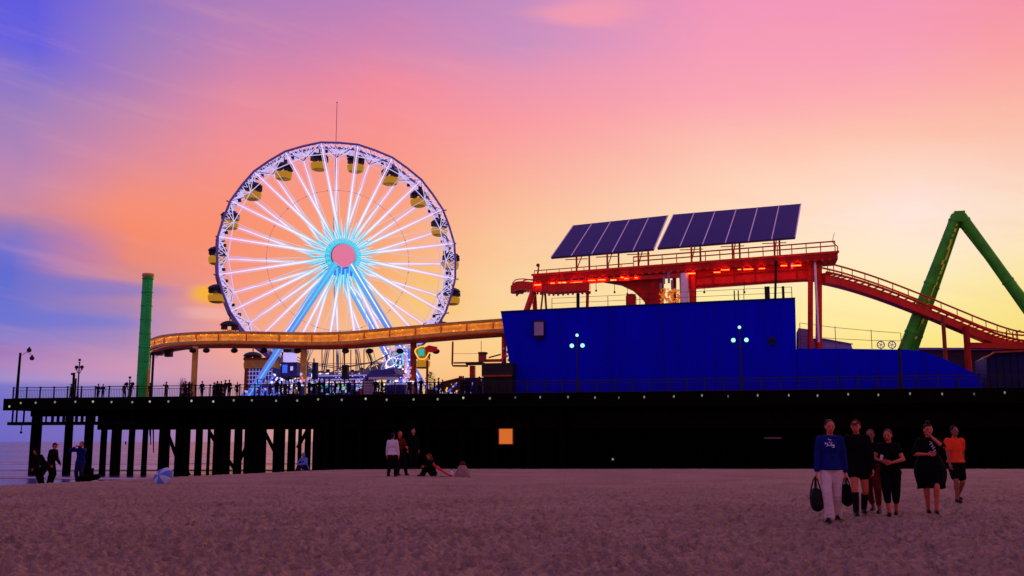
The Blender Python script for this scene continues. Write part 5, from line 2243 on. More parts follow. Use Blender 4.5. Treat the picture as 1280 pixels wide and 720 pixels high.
M['hair_brown'] = mat('brown_hair', (0.06, 0.025, 0.012), 0.6, var=0.5, scale=20, stretch=(3, 3, 0.5), bump=0.6, bscale=50, spec=0.08)
M['hair_dark'] = mat('dark_hair', (0.012, 0.007, 0.006), 0.55, var=0.5, scale=20, bump=0.6, bscale=50, spec=0.08)
M['hair_red'] = mat('reddish_hair', (0.14, 0.03, 0.015), 0.6, var=0.5, scale=20, bump=0.6, bscale=50, spec=0.08)
M['c_blue'] = cloth('blue_sweatshirt_cloth', (0.008, 0.014, 0.15))
M['c_black'] = cloth('black_cloth', (0.0042, 0.0036, 0.0048))
M['c_white'] = cloth('white_cotton', (0.62, 0.54, 0.62), 0.12)
M['c_cream'] = cloth('cream_trouser_cloth', (0.62, 0.46, 0.48), 0.15)
M['c_orange'] = cloth('orange_red_jersey', (0.85, 0.06, 0.02), 0.15)
M['c_navy'] = cloth('navy_cloth', (0.012, 0.015, 0.08))
M['c_maroon'] = cloth('maroon_cloth', (0.10, 0.012, 0.012))
M['c_red'] = cloth('red_blanket_cloth', (0.50, 0.025, 0.035), 0.2)
M['leather'] = mat('black_leather', (0.008, 0.007, 0.007), 0.6, var=0.3, spec=0.12)
M['print'] = mat('pale_chest_print', (0.55, 0.6, 0.8), 0.8, var=0.3, scale=30)
M['umb_blue'] = cloth('blue_parasol_cloth', (0.10, 0.20, 0.62), 0.15)
M['umb_pale'] = cloth('pale_parasol_cloth', (0.45, 0.48, 0.72), 0.1)
M['sandbag'] = cloth('tan_bag_cloth', (0.30, 0.17, 0.16), 0.3)


def person(label, loc, yaw, H, feet=None, hands=None, elbows=None, lean=0.0, turn=0.0, nod=0.0, pelvis=(0, 0, 0.525), knee_pole=(0, -1, 0.25),
           top=None, bottom=None, boots=None, hair='short', hairm='hair_brown', skin='skin', shoes='leather', build=1.0, vx=0.0095, female=False, group=None, foot_yaw=(0, 0)):
    root = thing('person', label, 'person', (0, 0, 0), group)
    P = Vector(pelvis)
    feet = feet or ((-0.055, 0.0, 0), (0.055, 0.0, 0))
    hands = hands or ((-0.145, -0.03, 0.47), (0.145, -0.03, 0.47))
    elbows = elbows or ((-0.6, 1, -0.2), (0.6, 1, -0.2))
    Rm = Matrix.Rotation(R(lean), 3, 'X')
    sh = 0.92 if female else 1.0

    def T(p):                       # upper body point, leaning with the trunk
        return P + Rm @ (Vector(p) - Vector((0, 0, 0.525)))
    tb = (Vector((1, 0, 0)), Rm @ Vector((0, 1, 0)), Rm @ Z)
    neck = Vector((0, 0.004, 0.855))
    Hm = Rm @ Matrix.Rotation(R(turn), 3, 'Z') @ Matrix.Rotation(R(nod), 3, 'X')

    def Hd(p):
        return T(neck) + Hm @ (Vector(p) - neck)
    hb = (Hm @ Vector((1, 0, 0)), Hm @ Vector((0, 1, 0)), Hm @ Z)
    S = lambda v: Vector(v) * H
    legs, arms = [], []
    for i, e in enumerate((-1, 1)):
        hp = P + Vector((0.050 * e, 0, -0.025))
        ak = Vector(feet[i]) + Vector((0, 0.012, 0.045))
        kn, ak = two_bone(hp, ak, 0.243, 0.232, Vector(knee_pole) + Vector((0.12 * e, 0, 0)))
        legs.append((hp, kn, ak))
        shd = T((0.093 * e * sh, 0.004, 0.800))
        el, wr = two_bone(shd, Vector(hands[i]), 0.172, 0.148, Vector(elbows[i]))
        arms.append((shd, el, wr))

    def torso(mb, g, zmin=0.0):
        if zmin < 0.60:
            mb.sphere(S(T((0, 0.004, 0.525))), (H * (0.090 * build + g), H * (0.060 * build + g), H * (0.070 + g)), 16, 10, tb)
            for e in (-1, 1):
                mb.sphere(S(T((0.036 * e, 0.026, 0.505))), H * (0.048 * build + g), 12, 8)
        mb.sphere(S(T((0, 0, 0.615))), (H * (0.078 * build + g), H * (0.053 * build + g), H * (0.105 + g)), 16, 10, tb)
        mb.sphere(S(T((0, 0.003, 0.720))), (H * (0.086 * build * sh + g), H * (0.060 * build + g), H * (0.100 + g)), 16, 10, tb)
        if female:
            for e in (-1, 1):
                mb.sphere(S(T((0.040 * e, -0.045, 0.715))), H * (0.036 + g), 10, 8)
        mb.capsule(S(T((-0.077 * sh, 0.004, 0.792))), H * (0.036 + g * 0.8), S(T((0.077 * sh, 0.004, 0.792))), H * (0.036 + g * 0.8))
        mb.capsule(S(T((0, 0.006, 0.79))), H * (0.050 + g * 0.6), S(T((0, 0.004, 0.825))), H * (0.030 + g * 0.8))
    # ---- body
    b = MB()
    torso(b, 0.0)
    b.capsule(S(T((0, 0.006, 0.80))), H * 0.032, S(Hd((0, -0.004, 0.892))), H * 0.029)
    b.sphere(S(Hd((0, -0.010, 0.936))), (H * 0.044, H * 0.054, H * 0.062), 18, 12, hb)
    b.sphere(S(Hd((0, -0.028, 0.905))), (H * 0.033, H * 0.035, H * 0.036), 14, 10, hb)
    b.capsule(S(Hd((0, -0.060, 0.938))), H * 0.006, S(Hd((0, -0.070, 0.921))), H * 0.009, 8)
    for e in (-1, 1):
        b.sphere(S(Hd((0.045 * e, -0.004, 0.930))), (H * 0.008, H * 0.013, H * 0.018), 8, 6, hb)
    for (shd, el, wr) in arms:
        b.capsule(S(shd), H * 0.033, S(el), H * 0.0235)
        b.capsule(S(el), H * 0.0245, S(wr), H * 0.0155)
    for i, (hp, kn, ak) in enumerate(legs):
        b.capsule(S(hp), H * 0.054 * build, S(kn), H * 0.035)
        b.capsule(S(kn), H * 0.035, S(ak), H * 0.022)
        calf = kn.lerp(ak, 0.32) + Vector((0, 0.012, 0))
        b.sphere(S(calf), (H * 0.031, H * 0.034, H * 0.065), 10, 8)
        fy = R(foot_yaw[i])
        fd = Vector((math.sin(fy), -math.cos(fy), 0))
        b.capsule(S(ak - Vector((0, 0, 0.022)) - fd * 0.015), H * 0.020, S(ak - Vector((0, 0, 0.032)) + fd * 0.085), H * 0.014)
    for i, (shd, el, wr) in enumerate(arms):
        d = (wr - el).normalized()
        e = -1 if i == 0 else 1
        nrm = Vector((-e, 0, 0))
        nrm = (nrm - d * nrm.dot(d)).normalized()
        ex = d.cross(nrm).normalized()
        if ex.y > 0:
            ex = -ex                                  # thumb side points forward
        b.sphere(S(wr + d * 0.028), (H * 0.012, H * 0.022, H * 0.034), 10, 8, (nrm, ex, d))
    me = vox(b, vx)
    # fingers rooted inside the palm
    fm = MB()
    for i, (shd, el, wr) in enumerate(arms):
        d = (wr - el).normalized()
        e = -1 if i == 0 else 1
        nrm = Vector((-e, 0, 0))
        nrm = (nrm - d * nrm.dot(d)).normalized()
        ex = d.cross(nrm).normalized()
        if ex.y > 0:
            ex = -ex
        for off, ln in ((0.016, 0.040), (0.0055, 0.046), (-0.005, 0.042), (-0.0155, 0.033)):
            p0 = wr + d * 0.045 + ex * off
            p1 = p0 + d * ln * 0.50 + nrm * ln * 0.10
            p2 = p1 + d * ln * 0.33 + nrm * ln * 0.28
            p3 = p2 + d * ln * 0.14 + nrm * ln * 0.32
            fm.path([S(p0), S(p1), S(p2), S(p3)], [H * 0.0056, H * 0.0054, H * 0.0048, H * 0.003], 7)
        p0 = wr + d * 0.018 + ex * 0.014
        p1 = p0 + d * 0.020 + ex * 0.016 + nrm * 0.006
        p2 = p1 + d * 0.022 + ex * 0.004 + nrm * 0.008
        fm.path([S(p0), S(p1), S(p2)], [H * 0.0075, H * 0.0062, H * 0.004], 7)
    fme = fm.mesh('fingers', smooth=True)
    bm = bmesh.new()
    bm.from_mesh(me)
    bm.from_mesh(fme)
    bm.to_mesh(me)
    bm.free()
    me.name = 'body'
    body = link('body', me, [M[skin], M['eye'], M['lip']], root)
    eyes = [S(Hd((0.0185 * e, -0.058, 0.940))) for e in (-1, 1)]
    brow = [S(Hd((0.0185 * e, -0.058, 0.953))) for e in (-1, 1)]
    mouth = S(Hd((0, -0.062, 0.903)))
    ex_, ey_, ez_ = hb
    for p in me.polygons:
        c = p.center
        for q in eyes:
            v = c - q
            if v.length < 0.02 * H and abs(v.dot(ex_)) < 0.0085 * H and abs(v.dot(ez_)) < 0.0045 * H:
                p.material_index = 1
        for q in brow:
            v = c - q
            if v.length < 0.02 * H and abs(v.dot(ex_)) < 0.012 * H and abs(v.dot(ez_)) < 0.0028 * H:
                p.material_index = 1
        v = c - mouth
        if v.length < 0.022 * H and abs(v.dot(ex_)) < 0.014 * H and abs(v.dot(ez_)) < 0.004 * H:
            p.material_index = 2
    # ---- clothes
    if top:
        g = top.get('g', 0.011)
        b = MB()
        torso(b, g, 0.7 if top.get('hem') else 0.5)
        sl = top.get('sleeve', 1.0)
        for (shd, el, wr) in arms:
            if sl > 0:
                f1 = min(sl * 2, 1)
                b.capsule(S(shd), H * (0.034 + g * 0.8), S(shd.lerp(el, f1)), H * (0.0255 + g * 0.8))
            if sl > 0.5:
                b.capsule(S(el), H * (0.0255 + g * 0.8), S(el.lerp(wr, (sl - 0.5) * 2)), H * (0.017 + g * 0.8))
        if top.get('hem'):
            hz = top['hem']
            ring = []
            for z_, rx_, ry_ in ((0.66, 0.070, 0.045), (0.62, 0.080 * build + g, 0.056 * build + g), (0.56, 0.087 * build + g, 0.062 * build + g), (hz + 0.01, 0.106 * build + g, 0.082 * build + g), (hz, 0.104 * build + g, 0.080 * build + g)):
                for i in range(24):
                    a = 2 * math.pi * i / 24
                    rp_ = 1 + 0.02 * math.sin(5 * a + z_ * 40)
                    ring.append(S(T((rx_ * rp_ * math.cos(a), 0.006 + ry_ * rp_ * math.sin(a), z_))))
            b.add(ring, [(j * 24 + i, j * 24 + (i + 1) % 24, (j + 1) * 24 + (i + 1) % 24, (j + 1) * 24 + i) for j in range(4) for i in range(24)] + [tuple(range(24)), tuple(range(96, 120))])
        if top.get('hood'):
            b.sphere(S(T((0, 0.045, 0.825))), (H * 0.075, H * 0.035, H * 0.035), 12, 8, tb)
            b.path([S(T((0.055 * math.cos(a), 0.012 + 0.05 * math.sin(a), 0.835 + 0.012 * math.sin(a)))) for a in [2 * math.pi * i / 14 for i in range(14)]], H * 0.014, 8, True)
        link(top.get('name', 'shirt'), vox(b, vx), M[top['mat']], root)
    if bottom:
        g = bottom.get('g', 0.011)
        b = MB()
        kind = bottom['kind']
        end = bottom.get('end', 1.0)
        if kind in ('trousers', 'shorts'):
            b.sphere(S(P + Vector((0, 0.004, 0.0))), (H * (0.091 * build + g), H * (0.061 * build + g), H * (0.072 + g)), 16, 10)
            b.sphere(S(P + Vector((0, 0.004, 0.045))), (H * (0.086 * build + g), H * (0.058 * build + g), H * 0.05), 16, 10)
            for (hp, kn, ak) in legs:
                f1 = min(end * 2, 1)
                b.capsule(S(hp), H * (0.056 * build + g), S(hp.lerp(kn, f1)), H * (0.037 + g + 0.02 * (1 - f1)))
                if end > 0.5:
                    f2 = (end - 0.5) * 2
                    fl = bottom.get('flare', 0.0)
                    b.capsule(S(kn), H * (0.037 + g), S(kn.lerp(ak, f2 * 0.98)), H * (0.026 + g + fl))
                    b.sphere(S(kn.lerp(ak, 0.3 * f2) + Vector((0, 0.01, 0))), (H * (0.032 + g), H * (0.034 + g), H * 0.07), 10, 8)
            link(bottom.get('name', kind), vox(b, vx), M[bottom['mat']], root)
        else:
            n = 40
            z0_, z1_ = bottom.get('z0', 0.62), bottom['z1']
            w0, w1 = bottom.get('w0', 0.085), bottom.get('w1', 0.14)
            rings = 14
            V = []
            for j in range(rings + 1):
                f = j / rings
                z_ = z0_ + (z1_ - z0_) * f
                bulge = bottom.get('bulge', 0.0) * math.sin(math.pi * min(f * 1.1, 1))
                rx = w0 + (w1 - w0) * f ** 0.8 + bulge
                ry = rx * bottom.get('flat', 0.72)
                for i in range(n):
                    a = 2 * math.pi * i / n
                    rip = 1 + 0.055 * f * math.sin(a * 7 + j * 0.15) + 0.03 * f * math.sin(a * 4 + 1.3)
                    V.append(S((rx * rip * math.cos(a) + P.x, 0.004 + ry * rip * math.sin(a) + P.y + bottom.get('sway', 0) * f, z_ + 0.012 * f * math.sin(a * 3 + 0.5) + P.z - 0.525)))
            Fc = [(j * n + i, j * n + (i + 1) % n, (j + 1) * n + (i + 1) % n, (j + 1) * n + i) for j in range(rings) for i in range(n)]
            Fc += [tuple(range(n)), tuple(range(rings * n, rings * n + n))]
            b.add(V, Fc)
            b.build(bottom.get('name', 'skirt'), M[bottom['mat']], root, True)
    for i, (hp, kn, ak) in enumerate(legs):
        fy = R(foot_yaw[i])
        fd = Vector((math.sin(fy), -math.cos(fy), 0))
        b = MB()
        b.capsule(S(ak - Vector((0, 0, 0.022)) - fd * 0.018), H * 0.026, S(ak - Vector((0, 0, 0.027)) + fd * 0.088), H * 0.020)
        b.box(S(ak - Vector((0, 0, 0.042)) + fd * 0.035), (H * 0.05, H * 0.155, H * 0.010), (Vector((-fd.y, fd.x, 0)), fd, Z))
        if boots:
            b.capsule(S(ak), H * 0.031, S(ak.lerp(kn, boots['h'])), H * 0.041)
            link('boot', vox(b, vx), M[boots['mat']], root)
        else:
            link('shoe', vox(b, vx), M[shoes], root)
    # ---- hair
    if hair:
        b = MB()
        b.sphere(S(Hd((0, 0.006, 0.952))), (H * 0.049, H * 0.054, H * 0.056), 18, 12, hb)
        b.sphere(S(Hd((0, 0.022, 0.922))), (H * 0.043, H * 0.040, H * 0.050), 16, 10, hb)
        if hair == 'bun':
            b.sphere(S(Hd((0.004, 0.012, 1.016))), (H * 0.026, H * 0.026, H * 0.024), 12, 8, hb)
            b.sphere(S(Hd((0, -0.03, 0.985))), (H * 0.034, H * 0.022, H * 0.016), 12, 8, hb)
        if hair == 'long':
            for e in (-1, 1):
                b.capsule(S(Hd((0.040 * e, 0.005, 0.945))), H * 0.018, S(T((0.060 * e, -0.004, 0.80))), H * 0.022)
            b.capsule(S(Hd((0, 0.035, 0.94))), H * 0.040, S(T((0, 0.052, 0.76))), H * 0.042)
        if hair == 'cap':
            b.sphere(S(Hd((0, -0.058, 0.972))), (H * 0.040, H * 0.042, H * 0.009), 14, 8, hb)
        if hair == 'hood':
            b.sphere(S(Hd((0, 0.008, 0.930))), (H * 0.056, H * 0.052, H * 0.072), 16, 10, hb)
        link('hood' if hair == 'hood' else ('cap' if hair == 'cap' else 'hair'), vox(b, vx, 3), M[hairm], root)
    root.location = loc
    root.rotation_euler = (0, 0, R(yaw))
    root['H_'] = H
    del root['H_']
    root_info[root.name] = (arms, legs, T, S)
    return root


root_info = {}
SAND = COL.objects['beach_sand'].data
_sco = np.empty(len(SAND.vertices) * 3, np.float32)
SAND.vertices.foreach_get('co', _sco)
_sco = _sco.reshape(-1, 3)


def sandz(x, y):
    i = np.argmin((_sco[:, 0] - x) ** 2 + (_sco[:, 1] - y) ** 2)
    return float(_sco[i, 2])


def spot(px, py):
    p = at_z(px, py, 0.0)
    for _ in range(3):
        p = at_z(px, py, sandz(p.x, p.y)) if sandz(p.x, p.y) < 1 else p
    near_ = (np.abs(_sco[:, 0] - p.x) < 0.28) & (np.abs(_sco[:, 1] - p.y) < 0.28)
    p.z = float(np.percentile(_sco[near_, 2], 80)) if near_.any() else sandz(p.x, p.y)
    return p


def height(p, px, ytop):
    return at_y(px, ytop, p.y).z - p.z


def face_cam(p, extra=0.0):
    return math.degrees(math.atan2(-p.x, p.y)) + extra


# --- walkers on the right
p = spot(1042, 654)
H = height(p, 1041, 525)
w1 = person('man in blue sweatshirt and pale wide trousers carrying two dark bags', p, face_cam(p), H,
            feet=((-0.035, -0.105, 0.0), (0.030, 0.115, 0.012)), hands=((-0.142, -0.05, 0.475), (0.138, 0.03, 0.475)), elbows=((-0.5, 1, 0), (0.5, 1, 0)), nod=8, turn=14,
            top=dict(mat='c_blue', sleeve=0.95, hem=0.50, g=0.016, hood=True, name='sweatshirt'), bottom=dict(kind='trousers', mat='c_cream', end=1.0, flare=0.020, g=0.009),
            hair='short', hairm='hair_brown', foot_yaw=(-12, 10))
yw = R(face_cam(p))


def loc2w(p, yaw, v):
    return Vector(p) + Matrix.Rotation(yaw, 3, 'Z') @ Vector(v)


b = MB()
rq = random.Random(4)
for (x_, z_, w, h) in ((-0.042, 0.765, .016, .016), (-0.024, 0.758, .010, .024), (-0.012, 0.745, .02, .008), (0.010, 0.752, .009, .030), (0.024, 0.748, .022, .012), (0.036, 0.740, .014, .030),
                       (-0.004, 0.775, .012, .010), (0.018, 0.772, .012, .010), (-0.030, 0.740, .012, .008), (0.030, 0.726, .024, .006), (0.004, 0.800, .018, .010), (-0.012, 0.808, .010, .012)):
    yy = -(0.078 * math.sqrt(max(1 - (x_ / 0.115) ** 2 - ((z_ - 0.72) / 0.16) ** 2, 0.05)))
    b.box(Vector((x_, yy - 0.001, z_)) * H, (w * H, 0.006, h * H))
pr = b.build('chest_print', M['print'], w1)


def bag(label, ploc, w, d, h, m, yaw, round_=0.0, strap=0.3):
    t = thing('hand_bag', label, 'bag', (0, 0, 0))
    b = MB()
    b.sphere((0, 0, -h * 0.55), (w / 2, d / 2, h * 0.5), 14, 10)
    b.sphere((w * 0.1, 0, -h * 0.72), (w * 0.48, d * 0.55, h * 0.33), 14, 10)
    b.box((0, 0, -h * 0.45), (w * 0.7, d * 0.7, h * 0.5))
    link('pouch', vox(b, 0.012, 6), m, t)
    b = MB()
    for e in (-1, 1):
        b.path([(-w * 0.28, d * 0.25 * e, -h * 0.2), (-w * 0.12, d * 0.1 * e, strap * 0.6 - h * 0.2 * 0), (0, 0, strap), (w * 0.12, d * 0.1 * e, strap * 0.6), (w * 0.28, d * 0.25 * e, -h * 0.2)], 0.012, 6)
    b.build('handle', m, t)
    t.location = ploc
    t.rotation_euler = (0, 0, yaw)
    return t


arms = root_info[w1.name][0]
hL = loc2w(p, yw, (arms[0][2] + Vector((0, 0, -0.045))) * H)
hR = loc2w(p, yw, (arms[1][2] + Vector((0, 0, -0.045))) * H)
bag('large bulging black bag carried by the man in blue sweatshirt', hL - Z * 0.17 + Vector((-0.03, 0, 0)), 0.20, 0.30, 0.42, M['leather'], yw + 0.5, strap=0.16)
bag('slim dark bag hanging between the blue sweatshirt man and the black jacket', hR - Z * 0.10, 0.13, 0.22, 0.40, M['c_black'], yw + 0.9, strap=0.10)

p = spot(1076, 648)
H = height(p, 1077, 525)
person('person in long black jacket and tall black boots with bare thighs', p, face_cam(p, 6), H,
       feet=((-0.050, -0.10, 0.0), (0.050, 0.125, 0.02)), hands=((-0.14, 0.05, 0.46), (0.14, -0.08, 0.47)), nod=10, turn=-18,
       top=dict(mat='c_black', sleeve=1.0, hem=0.44, g=0.020, name='jacket'), bottom=dict(kind='shorts', mat='c_black', end=0.16, g=0.014),
       boots=dict(mat='leather', h=0.78), hair='cap', hairm='c_maroon', skin='skin')
p = spot(1093, 640)
H = height(p, 1091, 537)
person('dim figure in dark clothes walking half hidden behind the black jacket', p, face_cam(p, -10), H,
       feet=((-0.03, 0.10, 0.02), (0.07, -0.08, 0.0)), hands=((-0.15, 0.05, 0.48), (0.17, -0.08, 0.48)), nod=6, female=True,
       top=dict(mat='c_black', sleeve=0.3, g=0.012), bottom=dict(kind='trousers', mat='c_maroon', end=0.85, g=0.010), hair='short', hairm='hair_red', skin='skin_dark')
p = spot(1116, 647)
H = height(p, 1117, 536.5)
w3 = person('woman in black top and cropped black trousers with arm across her waist', p, face_cam(p, -4), H,
            feet=((-0.030, -0.08, 0.0), (0.035, 0.09, 0.01)), hands=((-0.075, -0.135, 0.63), (0.035, -0.125, 0.615)), elbows=((-1, 0.4, -0.4), (1.2, 0.4, -0.5)), nod=14, turn=-10, female=True, build=1.08,
            top=dict(mat='c_black', sleeve=0.22, hem=0.48, g=0.014), bottom=dict(kind='trousers', mat='c_black', end=0.72, g=0.014), hair='short', hairm='hair_red')
yw = R(face_cam(p, -4))
a0 = root_info[w3.name][0][0]
t = thing('phone', 'small pale phone held by the woman with arm across her waist', 'phone', (0, 0, 0))
b = MB()
b.box((0, 0, 0), (0.05, 0.010, 0.09))
b.build('case', M['white_paint'], t)
b = MB()
b.box((0, 0.007, 0), (0.044, 0.004, 0.08))
b.build('screen', M['black'], t)
t.location = loc2w(p, yw, (a0[2] + Vector((0.0, -0.042, 0.045))) * H)
t.rotation_euler = (R(20), R(15), yw)
p = spot(1166, 646)
H = height(p, 1162, 526.5) / 1.03
w4 = person('woman in black knee-length coat-dress with bun raising one hand to her face', p, face_cam(p, 4), H,
            feet=((-0.035, 0.06, 0.005), (0.040, -0.07, 0.0)), hands=((-0.03, -0.13, 0.66), (0.035, -0.125, 0.845)), elbows=((-1.2, 0.3, -0.4), (1.0, -0.2, -1.0)), nod=6, turn=12, female=True, build=1.22,
            top=dict(mat='c_black', sleeve=0.45, g=0.018, name='coat_top'), bottom=dict(kind='skirt', mat='c_black', z0=0.66, z1=0.285, w0=0.100, w1=0.146, bulge=0.045, flat=0.8, name='coat_skirt'),
            hair='bun', hairm='hair_dark')
b = MB()       # patterned scarf hanging at the neck
for i in range(10):
    f = i / 9
    b.box(Vector((0.015 + 0.045 * f + (0.006 if i % 2 else -0.006), -0.086 - 0.02 * math.sin(f * 3), 0.80 - 0.12 * f)) * H, ((0.012 + 0.010 * (i % 3)) * H, 0.010, 0.008 * H), (Vector((0.9, 0, 0.4)).normalized(), Vector((0, 1, 0)), Vector((-0.4, 0, 0.9)).normalized()))
b.build('scarf', M['print'], w4)
p = spot(1198, 629)
H = height(p, 1196, 533)
person('person in bright orange-red jersey and black shorts behind the woman with the bun', p, face_cam(p, 25), H,
       feet=((-0.05, -0.10, 0.0), (0.05, 0.10, 0.03)), hands=((-0.14, -0.12, 0.50), (0.14, 0.08, 0.48)), turn=15,
       top=dict(mat='c_orange', sleeve=0.30, hem=0.52, g=0.020, name='jersey'), bottom=dict(kind='shorts', mat='c_black', end=0.36, g=0.016),
       hair='short', hairm='hair_dark', skin='skin_dark')

# --- mid beach
VX = 0.014
p = spot(490, 596)
H = height(p, 490.5, 541.5)
person('person in white shirt and black trousers strolling on the sand near the pier', p, 165, H, feet=((-0.05, -0.09, 0.0), (0.05, 0.10, 0.01)),
       top=dict(mat='c_white', sleeve=0.95, hem=0.50, g=0.018), bottom=dict(kind='trousers', mat='c_black', g=0.013), hair='short', hairm='hair_dark', vx=VX)
p = spot(499, 594.5)
H = height(p, 497.5, 539)
person('red-faced walker in dark clothes stepping out beside the white shirt', p, face_cam(p, 35), H, feet=((-0.05, -0.02, 0.0), (0.13, -0.10, 0.0)), hands=((-0.15, 0.05, 0.48), (0.10, -0.16, 0.62)),
       top=dict(mat='c_maroon', sleeve=0.4, g=0.013), bottom=dict(kind='trousers', mat='c_black', g=0.012), hair='short', hairm='hair_red', vx=VX)
p = spot(516, 586.5)
H = height(p, 515.5, 536)
person('dim figure all in black standing behind the strolling pair', p, face_cam(p, 10), H, top=dict(mat='c_black', sleeve=1.0, g=0.014), bottom=dict(kind='trousers', mat='c_black', g=0.012),
       hair='short', hairm='hair_dark', vx=VX)
p = spot(539, 595)
H = (height(p, 538, 566)) / 0.555
seat = person('person in black sitting on the sand with head bowed', p, face_cam(p, -60), H, pelvis=(0, 0.05, 0.075), feet=((-0.05, -0.26, 0.0), (0.05, -0.25, 0.0)), hands=((-0.06, -0.22, 0.22), (0.06, -0.20, 0.23)),
              elbows=((-1, 0.3, -0.5), (1, 0.3, -0.5)), knee_pole=(0, -0.3, 1), lean=14, nod=12, top=dict(mat='c_black', sleeve=1.0, g=0.018), bottom=dict(kind='trousers', mat='c_black', g=0.014),
              hair='long', hairm='hair_red', vx=VX, female=True)
t = thing('beach_blanket', 'crumpled red blanket spread behind the person sitting in black', 'blanket', spot(551, 595))
q = spot(551, 595.5)
b = MB()
n_ = 16
V = []
for j in range(n_ + 1):
    for i in range(n_ + 1):
        u, v = i / n_, j / n_
        x_ = -0.30 + 0.75 * u
        hgt = 0.52 * max(0, 1 - u * 1.1) ** 1.1 * (1 - 0.5 * abs(v - 0.4)) + 0.03 * math.sin(u * 17 + v * 5) * (1 - u) + 0.02 * math.sin(v * 13) + 0.04
        V.append(q + Vector((x_, -0.35 + 0.8 * v, hgt)))
b.add(V, [(j * (n_ + 1) + i, j * (n_ + 1) + i + 1, (j + 1) * (n_ + 1) + i + 1, (j + 1) * (n_ + 1) + i) for j in range(n_) for i in range(n_)])
m_ = b.mesh('blanket', ORG[t.name], True)
o = link('cloth', m_, M['c_red'], t)
sol = o.modifiers.new('thickness', 'SOLIDIFY')
sol.thickness = 0.03
t = thing('beach_bag', 'small tan cone-shaped bag with dark top standing on the sand', 'bag', spot(578, 596))
q = spot(578, 596.5)
b = MB()
b.lathe(q - Z * 0.02, [(0.30, 0), (0.32, 0.08), (0.24, 0.26), (0.16, 0.42), (0.10, 0.48)], 14)
b.build('sack', M['sandbag'], t, True)
b = MB()
b.sphere(q + Z * 0.50, (0.13, 0.12, 0.10), 10, 8)
b.build('tied_top', M['c_maroon'], t, True)
t = thing('white_bottle', 'small white bottle standing between the red blanket and the tan bag', 'bottle', spot(564.5, 594))
q = spot(564.5, 594)
b = MB()
b.lathe(q, [(0.05, 0), (0.06, 0.02), (0.06, 0.13), (0.025, 0.18), (0.025, 0.21)], 10)
b.build('flask', M['white_paint'], t, True)
b = MB()
b.lathe(q + Z * 0.21, [(0.03, 0), (0.03, 0.03)], 8)
b.build('cap', M['c_navy'], t)


def beyond(px, zt):
    """spot past the crest of the beach where the sand has dropped to zt"""
    a = (px - 640) / F
    for i in range(300):
        Y = 30 + i * 0.15
        if base_z(np.array([a * Y]), np.array([Y]))[0] < zt:
            return Vector((a * Y, Y, zt))
    return Vector((a * 60, 60, zt))


p = beyond(108, -0.36)
p.z = sandz(p.x, p.y)
H = height(p, 109, 552)
person('man in blue jacket among the seaward piles with hands raised to his face', p, face_cam(p, -25), H, hands=((-0.09, -0.15, 0.86), (0.02, -0.17, 0.88)), elbows=((-1.3, -0.1, -0.6), (1.0, -0.2, -0.8)),
       top=dict(mat='c_blue', sleeve=0.95, hem=0.48, g=0.020, name='jacket'), bottom=dict(kind='trousers', mat='c_navy', g=0.013), hair='short', hairm='hair_dark', vx=VX)
p = beyond(62, -0.36)
p.z = sandz(p.x, p.y)
person('stooping dark figure at the first gap between the seaward piles', p, face_cam(p, -60), 1.70, pelvis=(0, 0.05, 0.50), lean=38, hands=((-0.10, -0.26, 0.47), (0.10, -0.26, 0.45)), nod=-10,
       top=dict(mat='c_black', sleeve=1.0, hem=0.46, g=0.026, name='coat'), bottom=dict(kind='trousers', mat='c_black', g=0.018), hair='hood', hairm='c_black', vx=VX, skin='skin_dark')
p = beyond(72, -0.40)
p.z = sandz(p.x, p.y)
person('dark figure in wide brimmed cap facing the stooping one beside the pile', p, face_cam(p, 55), 1.76, lean=10, hands=((-0.16, -0.10, 0.50), (0.12, -0.14, 0.52)),
       top=dict(mat='c_black', sleeve=1.0, hem=0.46, g=0.022, name='coat'), bottom=dict(kind='trousers', mat='c_black', g=0.016), hair='cap', hairm='c_navy', vx=VX, skin='skin')
p = beyond(384, -0.12)
p.z = sandz(p.x, p.y)
person('person in blue hooded jacket sitting at the foot of the piles', p, face_cam(p, -50), 1.7, pelvis=(0, 0.05, 0.085), feet=((-0.06, -0.25, 0.0), (0.06, -0.24, 0.0)),
       hands=((-0.07, -0.2, 0.22), (0.07, -0.2, 0.2)), elbows=((-1, 0.3, -0.5), (1, 0.3, -0.5)), knee_pole=(0, -0.3, 1), lean=14,
       top=dict(mat='umb_blue', sleeve=1.0, g=0.026, name='jacket'), bottom=dict(kind='trousers', mat='c_navy', g=0.014), hair='hood', hairm='umb_blue', vx=VX)

# beach umbrella lying on its side
p = spot(197, 603.5)
p = p + Vector((0, 0.3, 0))
t = thing('beach_umbrella', 'small blue and pale beach umbrella lying on the sand by the piles', 'umbrella', p)
c = p + Z * 0.22
ax = Vector((-0.35, -0.75, 0.45)).normalized()
ex = ax.cross(Z).normalized()
ey = ax.cross(ex)
for k_, m_ in enumerate(('umb_blue', 'umb_pale')):
    b = MB()
    for g in range(8):
        if g % 2 != k_:
            continue
        n_ = 5
        V = []
        for j in range(6):
            f = j / 5
            r = 0.40 * math.sin(f * 1.35)
            hgt = 0.24 * (1 - math.cos(f * 1.35)) / (1 - math.cos(1.35))
            for i in range(n_ + 1):
                a = 2 * math.pi * (g + i / n_) / 8
                sag = 1 - 0.06 * f * math.sin(math.pi * i / n_)
                V.append(c + ax * (0.12 - hgt) + (ex * math.cos(a) + ey * math.sin(a)) * r * sag)
        b.add(V, [(j * (n_ + 1) + i, j * (n_ + 1) + i + 1, (j + 1) * (n_ + 1) + i + 1, (j + 1) * (n_ + 1) + i) for j in range(5) for i in range(n_)])
    o = b.build('canopy_gores', M[m_], t, True)
    s_ = o.modifiers.new('thickness', 'SOLIDIFY')
    s_.thickness = 0.008
b = MB()
